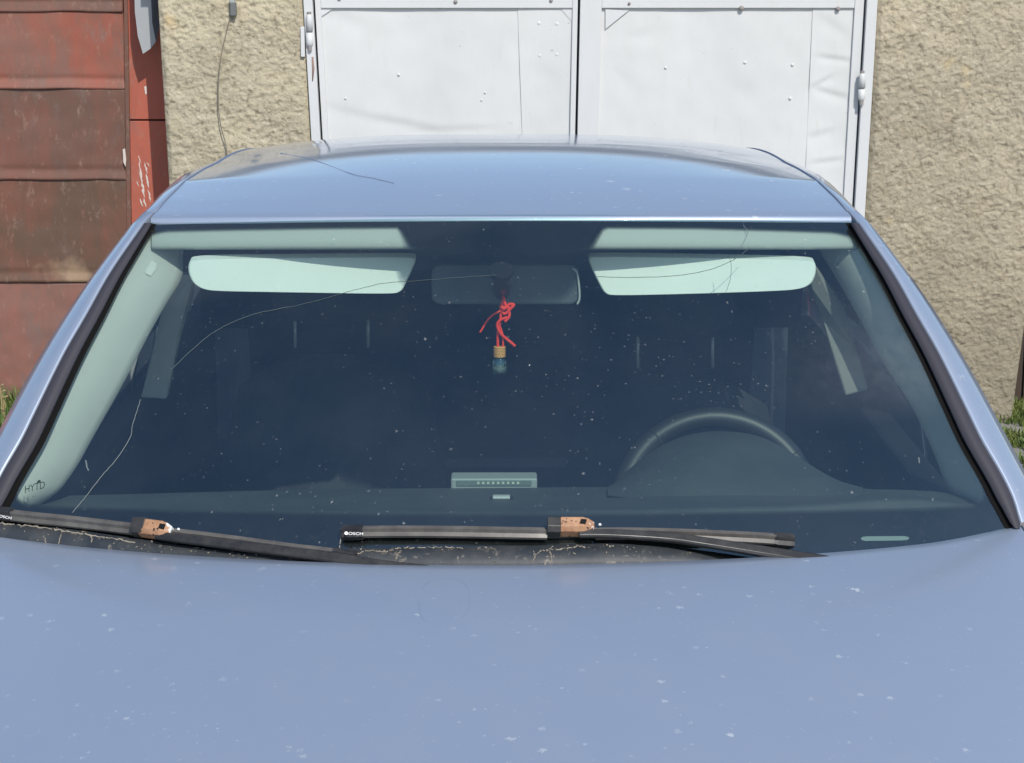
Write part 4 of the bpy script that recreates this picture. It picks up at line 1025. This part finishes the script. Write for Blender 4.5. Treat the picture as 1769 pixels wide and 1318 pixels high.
# A-pillar inner trims
innL_out = [(395, 300), (402, 272), (420, 246), (470, 214), (520, 184), (580, 150), (640, 118), (700, 88), (760, 58), (820, 34), (850, 20), (884, 16)]
innL_in = [(395, 330), (402, 318), (420, 318), (445, 316), (470, 316), (490, 309), (520, 290), (580, 256), (640, 225), (700, 192), (760, 158), (800, 136), (830, 116), (850, 100), (870, 72), (884, 52)]
innR_in = [(395, 1402), (432, 1415), (490, 1450), (560, 1490), (610, 1516), (703, 1575), (775, 1610), (846, 1640), (870, 1668), (884, 1682)]
def a_trim(sgn):
    v = []; n_ = 44; m = 9
    for k in range(n_ + 1):
        row = 395 + 489 * k / n_; xo_ = itp(innL_out, row) - 6; xi_ = smooth_itp(innL_in, row)
        if sgn > 0: xo_ = 2 * XC - xo_ + 2; xi_ = smooth_itp(innR_in, row)
        a, nn = on(xo_, row, -.008); Y0 = a.y; Yi = Y0 + (.075 if sgn < 0 else .10)
        for i in range(m):
            q = i / (m - 1); px = xo_ + (xi_ - xo_) * q; Y = Y0 + .005 + (Yi - Y0) * (q ** 1.7); v.append(P(px, row, Y))
        v.append(P(xi_ - (-6 if sgn < 0 else 6) * 0, row, Yi + .06) + Vector((sgn * .012, 0, 0)))
    m += 1; f = []
    for k in range(n_):
        for i in range(m - 1): a = k * m + i; q = (a, a + m, a + m + 1, a + 1); f.append(q if sgn < 0 else q[::-1])
    return mk('pillar_trim', v, f, LIGHTINT, car, True)
aL = a_trim(-1); aR = a_trim(1)
innx = lambda row: itp(innL_out, row) - 6
fr_ = [P(a, b, on(innx(b), b, -.008)[0].y + .0025 + .075 * max(0, (a - innx(b)) / (smooth_itp(innL_in, b) - innx(b))) ** 1.7) for a, b in ((252, 466), (262, 450), (271, 455), (269, 466), (260, 477), (251, 472))]
mk('airbag_tag', *prism(fr_, [q + Vector((0, .003, 0)) for q in fr_]), M('tag_grey', (.62, .62, .58), .6), aL)
# header strip above visors
v = []; f = []
for k in range(61):
    px = 262 + (1482 - 262) * k / 60; e = min(k, 60 - k) / 6; 
    r0 = 388; r1 = 433 - (0 if e > 1 else 0)
    a, nn = on(px, r0, -.02); y = a.y
    gy = lambda rr: on(px, rr, 0)[0].y
    v += [P(px, r0, gy(r0) + .008), P(px, 400, gy(400) + .010), P(px, 412, gy(412) + .014), P(px, 424, gy(424) + .022), P(px, 431, gy(431) + .034), P(px, 430, gy(431) + .16)]
for k in range(60):
    for i in range(5): a = k * 6 + i; f.append((a, a + 1, a + 7, a + 6))
mk('header_trim', v, f, HEADL, car, True)
# sun visors
def chaikin(o, n=3):
    for _ in range(n):
        q = []
        for i in range(len(o)):
            a, b = o[i], o[(i + 1) % len(o)]
            for t in (.22, .78): q.append((a[0] + (b[0] - a[0]) * t, a[1] + (b[1] - a[1]) * t))
        o = q
    return o
def visor(outline, Yt, Yb, ylo, yhi, label):
    outline = chaikin(outline)
    fr_ = [P(a, b, Yt + (Yb - Yt) * (b - ylo) / (yhi - ylo)) for a, b in outline]; n_ = len(fr_)
    c = sum(fr_, Vector()) / n_; d = Vector((0, .022, .004)); ins = [c + (q - c) * .985 + Vector((0, -.003, 0)) for q in fr_]
    V = ins + fr_ + [q + d for q in fr_]; Fc = [tuple(range(n_))]
    for r_ in (0, 1):
        for i in range(n_): j = (i + 1) % n_; Fc.append((r_ * n_ + i, (r_ + 1) * n_ + i, (r_ + 1) * n_ + j, r_ * n_ + j))
    Fc.append(tuple(2 * n_ + i for i in range(n_))[::-1]); return mk('sun_visor', V, Fc, VISORM, car, label=label, bevel=.001)
ol = [(330, 447), (520, 445), (712, 443), (719, 447), (717, 455), (700, 492), (694, 503), (682, 508), (520, 505.5), (370, 503), (348, 499), (334, 490), (326, 474), (325, 458)]
visor(ol, 3.625, 3.60, 443, 508, 'passenger sun visor')
orr = [(1404, 449), (1220, 445), (1022, 442), (1016, 447), (1019, 458), (1038, 497), (1044, 506), (1054, 511), (1220, 507), (1360, 502), (1388, 498), (1402, 490), (1409, 475), (1410, 458)]
visor(orr, 3.625, 3.60, 442, 511, 'driver sun visor')
# interior mirror on its stalk
mir = mk('interior_mirror', *(lambda o2: prism([P(a, b, 3.625) for a, b in o2], [P(866 + (a - 866) * .97, 491 + (b - 491) * .95, 3.66) for a, b in o2]))([(p_[0], p_[1]) for p_ in roundrect(745, 1001, 457, 526, 16)]), M('mirror_housing', (.085, .095, .105), .6), car, bevel=.004)
o2 = roundrect(752, 996, 462, 522, 12); mk('mirror_glass', *prism([P(a, b, 3.6615) for a, b in o2], [P(a, b, 3.664) for a, b in o2]), MIRG, mir)
mk('mirror_rim', *tube(spline([P(988, 464, 3.622), P(996, 470, 3.622), P(1000, 492, 3.622), P(1001, 515, 3.622), P(997, 526, 3.622)], 5), .0022, 6), M('rim_grey', (.40, .43, .42), .35), mir, True)
pc, nn = on(866, 466, -.004); tx = Vector((1, 0, 0)); ty = nn.cross(tx)
pad = [pc + tx * .0205 * math.cos(a) + ty * .0205 * math.sin(a) for a in np.linspace(0, 2 * math.pi, 25)[:-1]]
mk('mirror_mount', *prism(pad, [q - nn * .008 for q in pad]), DEAD, mir)
mk('mirror_stalk', *tube([P(867, 470, pc.y + .012), P(867, 488, pc.y + .045), P(867, 500, 3.605), P(867, 508, 3.615)], [.019, .017, .016, .012], 14), BLACKP, mir, True)

# ---------------------------------------------------------------- wipers
def line_on(pts, off, n=6):
    s_ = spline([Vector((a, b, 0)) for a, b in pts], n); q = [on(p_.x, p_.y, off) for p_ in s_]; return [a for a, _ in q], [b for _, b in q]
SIDE = [(0.0, 0.0)]
spoiler = [(-.0085, .0), (-.0078, .0045), (-.002, .0085), (.0015, .010), (.0042, .0075), (.0085, .0015), (.0088, -.001)]   # side<0 is towards the glass top or bottom, decided by direction
def wiper(label, blade_px, cap0, cap1, conn_a, conn_b, arm_px, bias, chip):
    w = mk('wiper', *sweep(*line_on(blade_px, .0085), [(-.0042, -.007), (-.0042, -.001), (.0042, -.001), (.0042, -.007)]), RUBBER, car, True, label=label)
    segs = []
    pA = [p_ for p_ in blade_px if p_[0] <= conn_a[0] + 1]; pB = [p_ for p_ in blade_px if p_[0] >= conn_b[0] - 1]
    for pp in (pA, pB):
        P_, N_ = line_on(pp, .010); mk('blade_spoiler', *sweep(P_, N_, [(-.0098, -.001), (-.0090, .0035), (-.0035, .0050), (-.0030, .0095), (.0005, .0105), (.0035, .0055), (.0095, .0035), (.0100, -.001)]), BLADE, w, False)
    for cp_ in (cap0, cap1):
        P_, N_ = line_on(cp_, .010); n_ = len(P_); mk('end_cap', *sweep(P_, N_, [(-.0112, -.004), (-.0108, .005), (-.0030, .0065), (-.0028, .0112), (.0008, .0120), (.0045, .0068), (.0110, .0045), (.0114, -.004)], [.82] + [1] * (n_ - 2) + [.97]), BLACKP, w, False)
    P_, N_ = line_on([conn_a, ((conn_a[0] + conn_b[0]) / 2, (conn_a[1] + conn_b[1]) / 2), conn_b], .014, 4); n_ = len(P_)
    cn = mk('connector', *sweep(P_, N_, [(-.0125, -.006), (-.0125, .012), (-.009, .0165), (.006, .0165), (.0125, .010), (.0125, -.006)], [.95] + [1] * (n_ - 3) + [.85, .55]), chip, w, label='connector with its black paint flaked to rust and bare metal', bevel=.0012)
    k0 = (conn_a[0] + 6, conn_a[1]); P_, N_ = line_on([(conn_a[0] - 3, conn_a[1]), (conn_a[0] + 20 - bias, conn_a[1] + .6)], .0143, 4)
    mk('connector_clip', *sweep(P_, N_, [(-.0133, -.0065), (-.0133, .0125), (-.0095, .0172), (.0065, .0172), (.0133, .0105), (.0133, -.0065)]), BLACKP, cn, bevel=.001)
    sx_ = conn_b[0] - 20; sy_ = conn_b[1] - 10; q_ = [on(a, b, .0312)[0] for a, b in ((sx_ - 5, sy_ + 2), (sx_ + 5, sy_ + 3), (sx_ + 8, sy_ - 5), (sx_ - 2, sy_ - 6))]
    mk('slot', *prism(q_, [z + Vector((0, .001, -.0015)) for z in q_]), DEAD, cn)
    c_ = on(conn_b[0] + 8, conn_b[1] - 6, .022)[0]; mk('bare_metal_spot', *tube([c_, c_ + Vector((.002, 0, 0)), c_ + Vector((.004, 0, -.001))], [.0012, .0024, .0014], 8), M('white_metal_spot', (.8, .8, .8), .5), cn, True)
    P_, N_ = line_on(arm_px, .020); n_ = len(P_)
    sc_ = [.8 + .5 * i / n_ for i in range(n_)]
    mk('wiper_arm', *sweep(P_, N_, [(-.0075, -.004), (-.0075, .0035), (-.006, .005), (.005, .005), (.0075, .002), (.0075, -.004)], sc_), ARMM, w, bevel=.0008)
    return w
def chipmat(name, whitemin, seed):
    m = M(name, (.3, .15, .08), .55); n = N(m)
    a = n.noise(60, n.mp(loc=(seed, 0, 0)), det=5, ro=.7); x, y, z = n.xyz()
    base = n.mix(n.rng(a, .3, .7), (.30, .145, .075), (.46, .26, .145)); q = n.math('ADD', n.rng(x, whitemin - .012, whitemin + .024), n.math('MULTIPLY', n.math('SUBTRACT', n.noise(140, det=4), .5), 1.2))
    base = n.mix(n.rng(q, .45, .60), base, (.80, .80, .78)); base = n.mix(n.rng(n.noise(150, n.mp(loc=(seed, 3, 0)), det=3), .60, .64), base, (.02, .02, .02)); n.col(base); n.bump(n.noise(200), .0006, .6); return m
cx1 = on(280, 908, .02)[0].x; cx2 = on(1012, 908, .02)[0].x
bl = [(-52, 882), (0, 888), (60, 895), (120, 901), (180, 908), (236, 915), (300, 923), (350, 929), (420, 938), (500, 949), (560, 956), (610, 963)]
br = [(592, 920), (630, 919), (700, 918.5), (780, 919), (860, 920.5), (945, 922), (1028, 922), (1100, 922), (1180, 924), (1250, 927), (1310, 930), (1370, 934)]
wl = wiper('passenger wiper, its tip hidden under the hood edge', bl, [(-54, 882), (-15, 886), (22, 890)], [(572, 959), (614, 964)], (236, 912), (298, 920), [(270, 925), (300, 929), (350, 935), (420, 944), (500, 954), (580, 965), (660, 978), (740, 988), (800, 996)], 0, chipmat('flaked_connector_a', cx1 + .004, 3.))
wr = wiper('driver wiper lying flat across the middle', br, [(590, 920), (610, 920), (628, 919)], [(1336, 932), (1370, 935)], (948, 912), (1026, 912), [(1000, 922), (1040, 922), (1090, 924), (1160, 929), (1230, 939), (1300, 950), (1370, 961), (1440, 973), (1500, 986)], 0, chipmat('flaked_connector_b', cx2 + .006, 8.))
WTX = M('white_print', (.85, .85, .83), .5)
text_on('BOSCH', .0085, 612, 922, .0225, 0, WTX, wr, 'lettering', .0002, .35, .75); text_on('•', .022, 598, 922, .0225, 0, WTX, wr, 'lettering', .0002, .35)
text_on('BOSCH', .0080, 7, 893, .0225, -7, WTX, wl, 'lettering', .0002, .35, .75)

# ---------------------------------------------------------------- hanging air freshener: own thing
YF = 3.575
fr0 = P(863, 600, YF)
fresh = empty('air_freshener', P(864, 647, YF), 'small glass bottle with wooden cap hanging by a red cord from the mirror', 'air freshener')
CORD = M('red_cord', (.90, .045, .02), .75); nn_ = N(CORD); nn_.bump(nn_.noise(400), .0006, .6)
def cord(pts, r=.0017, name='cord'): return mk(name, *tube(spline([P(a, b, YF - c) for a, b, c in pts], 6), r * 1.2, 7), CORD, fresh, True)
cord([(868, 505, -.01), (870, 518, 0), (874, 530, .004), (866, 540, .004), (864, 556, .004), (860, 575, .002), (860, 600, 0)], .0021)
cord([(872, 515, 0), (867, 525, .004), (866, 535, .006), (872, 542, .006), (885, 530, .006), (887, 526, .004), (878, 527, .004), (880, 545, .006), (872, 556, .008)], .0023)
cord([(864, 537, .006), (850, 545, .006), (840, 556, .006), (832, 570, .006), (829, 574, .006)], .0015)
cord([(876, 548, .008), (864, 553, .009), (859, 562, .009), (864, 575, .009), (872, 583, .008), (882, 591, .008), (890, 598, .008)], .0022)
cord([(862, 560, .003), (868, 578, .004), (869, 598, .002), (868, 606, .006)], .0016)
mk('cord_knot', *tube([P(863, 528, YF - .008), P(870, 533, YF - .009), P(877, 530, YF - .008)], [.003, .0045, .003], 8), CORD, fresh, True)
cz0, cz1 = P(863, 616, YF).z, P(863, 598, YF).z; cx_ = P(863, 600, YF).x; r = .0105; prof = []
for k in range(7): z0_ = cz0 + (cz1 - cz0) * k / 7; prof += [(r, z0_), (r, z0_ + (cz1 - cz0) / 9), (r * .9, z0_ + (cz1 - cz0) / 7.6)]
mk('wooden_cap', *lathe(cx_, YF, prof, 18), M('pale_wood', (.66, .32, .09), .6), fresh, True)
bz0, bz1 = P(863, 646, YF).z, cz0
mk('bottle', *lathe(cx_, YF, [(.008, bz0), (.0125, bz0 + .002), (.0130, bz0 + .005), (.0130, bz1 - .006), (.0105, bz1 - .002), (.008, bz1)], 20), glass_obj_mat(), fresh, True)
mk('oil', *lathe(cx_, YF, [(.007, bz0 + .003), (.0112, bz0 + .004), (.0112, bz0 + .012), (.0110, bz0 + .0125)], 20), M('pale_oil', (.13, .16, .15), .05), fresh, True)
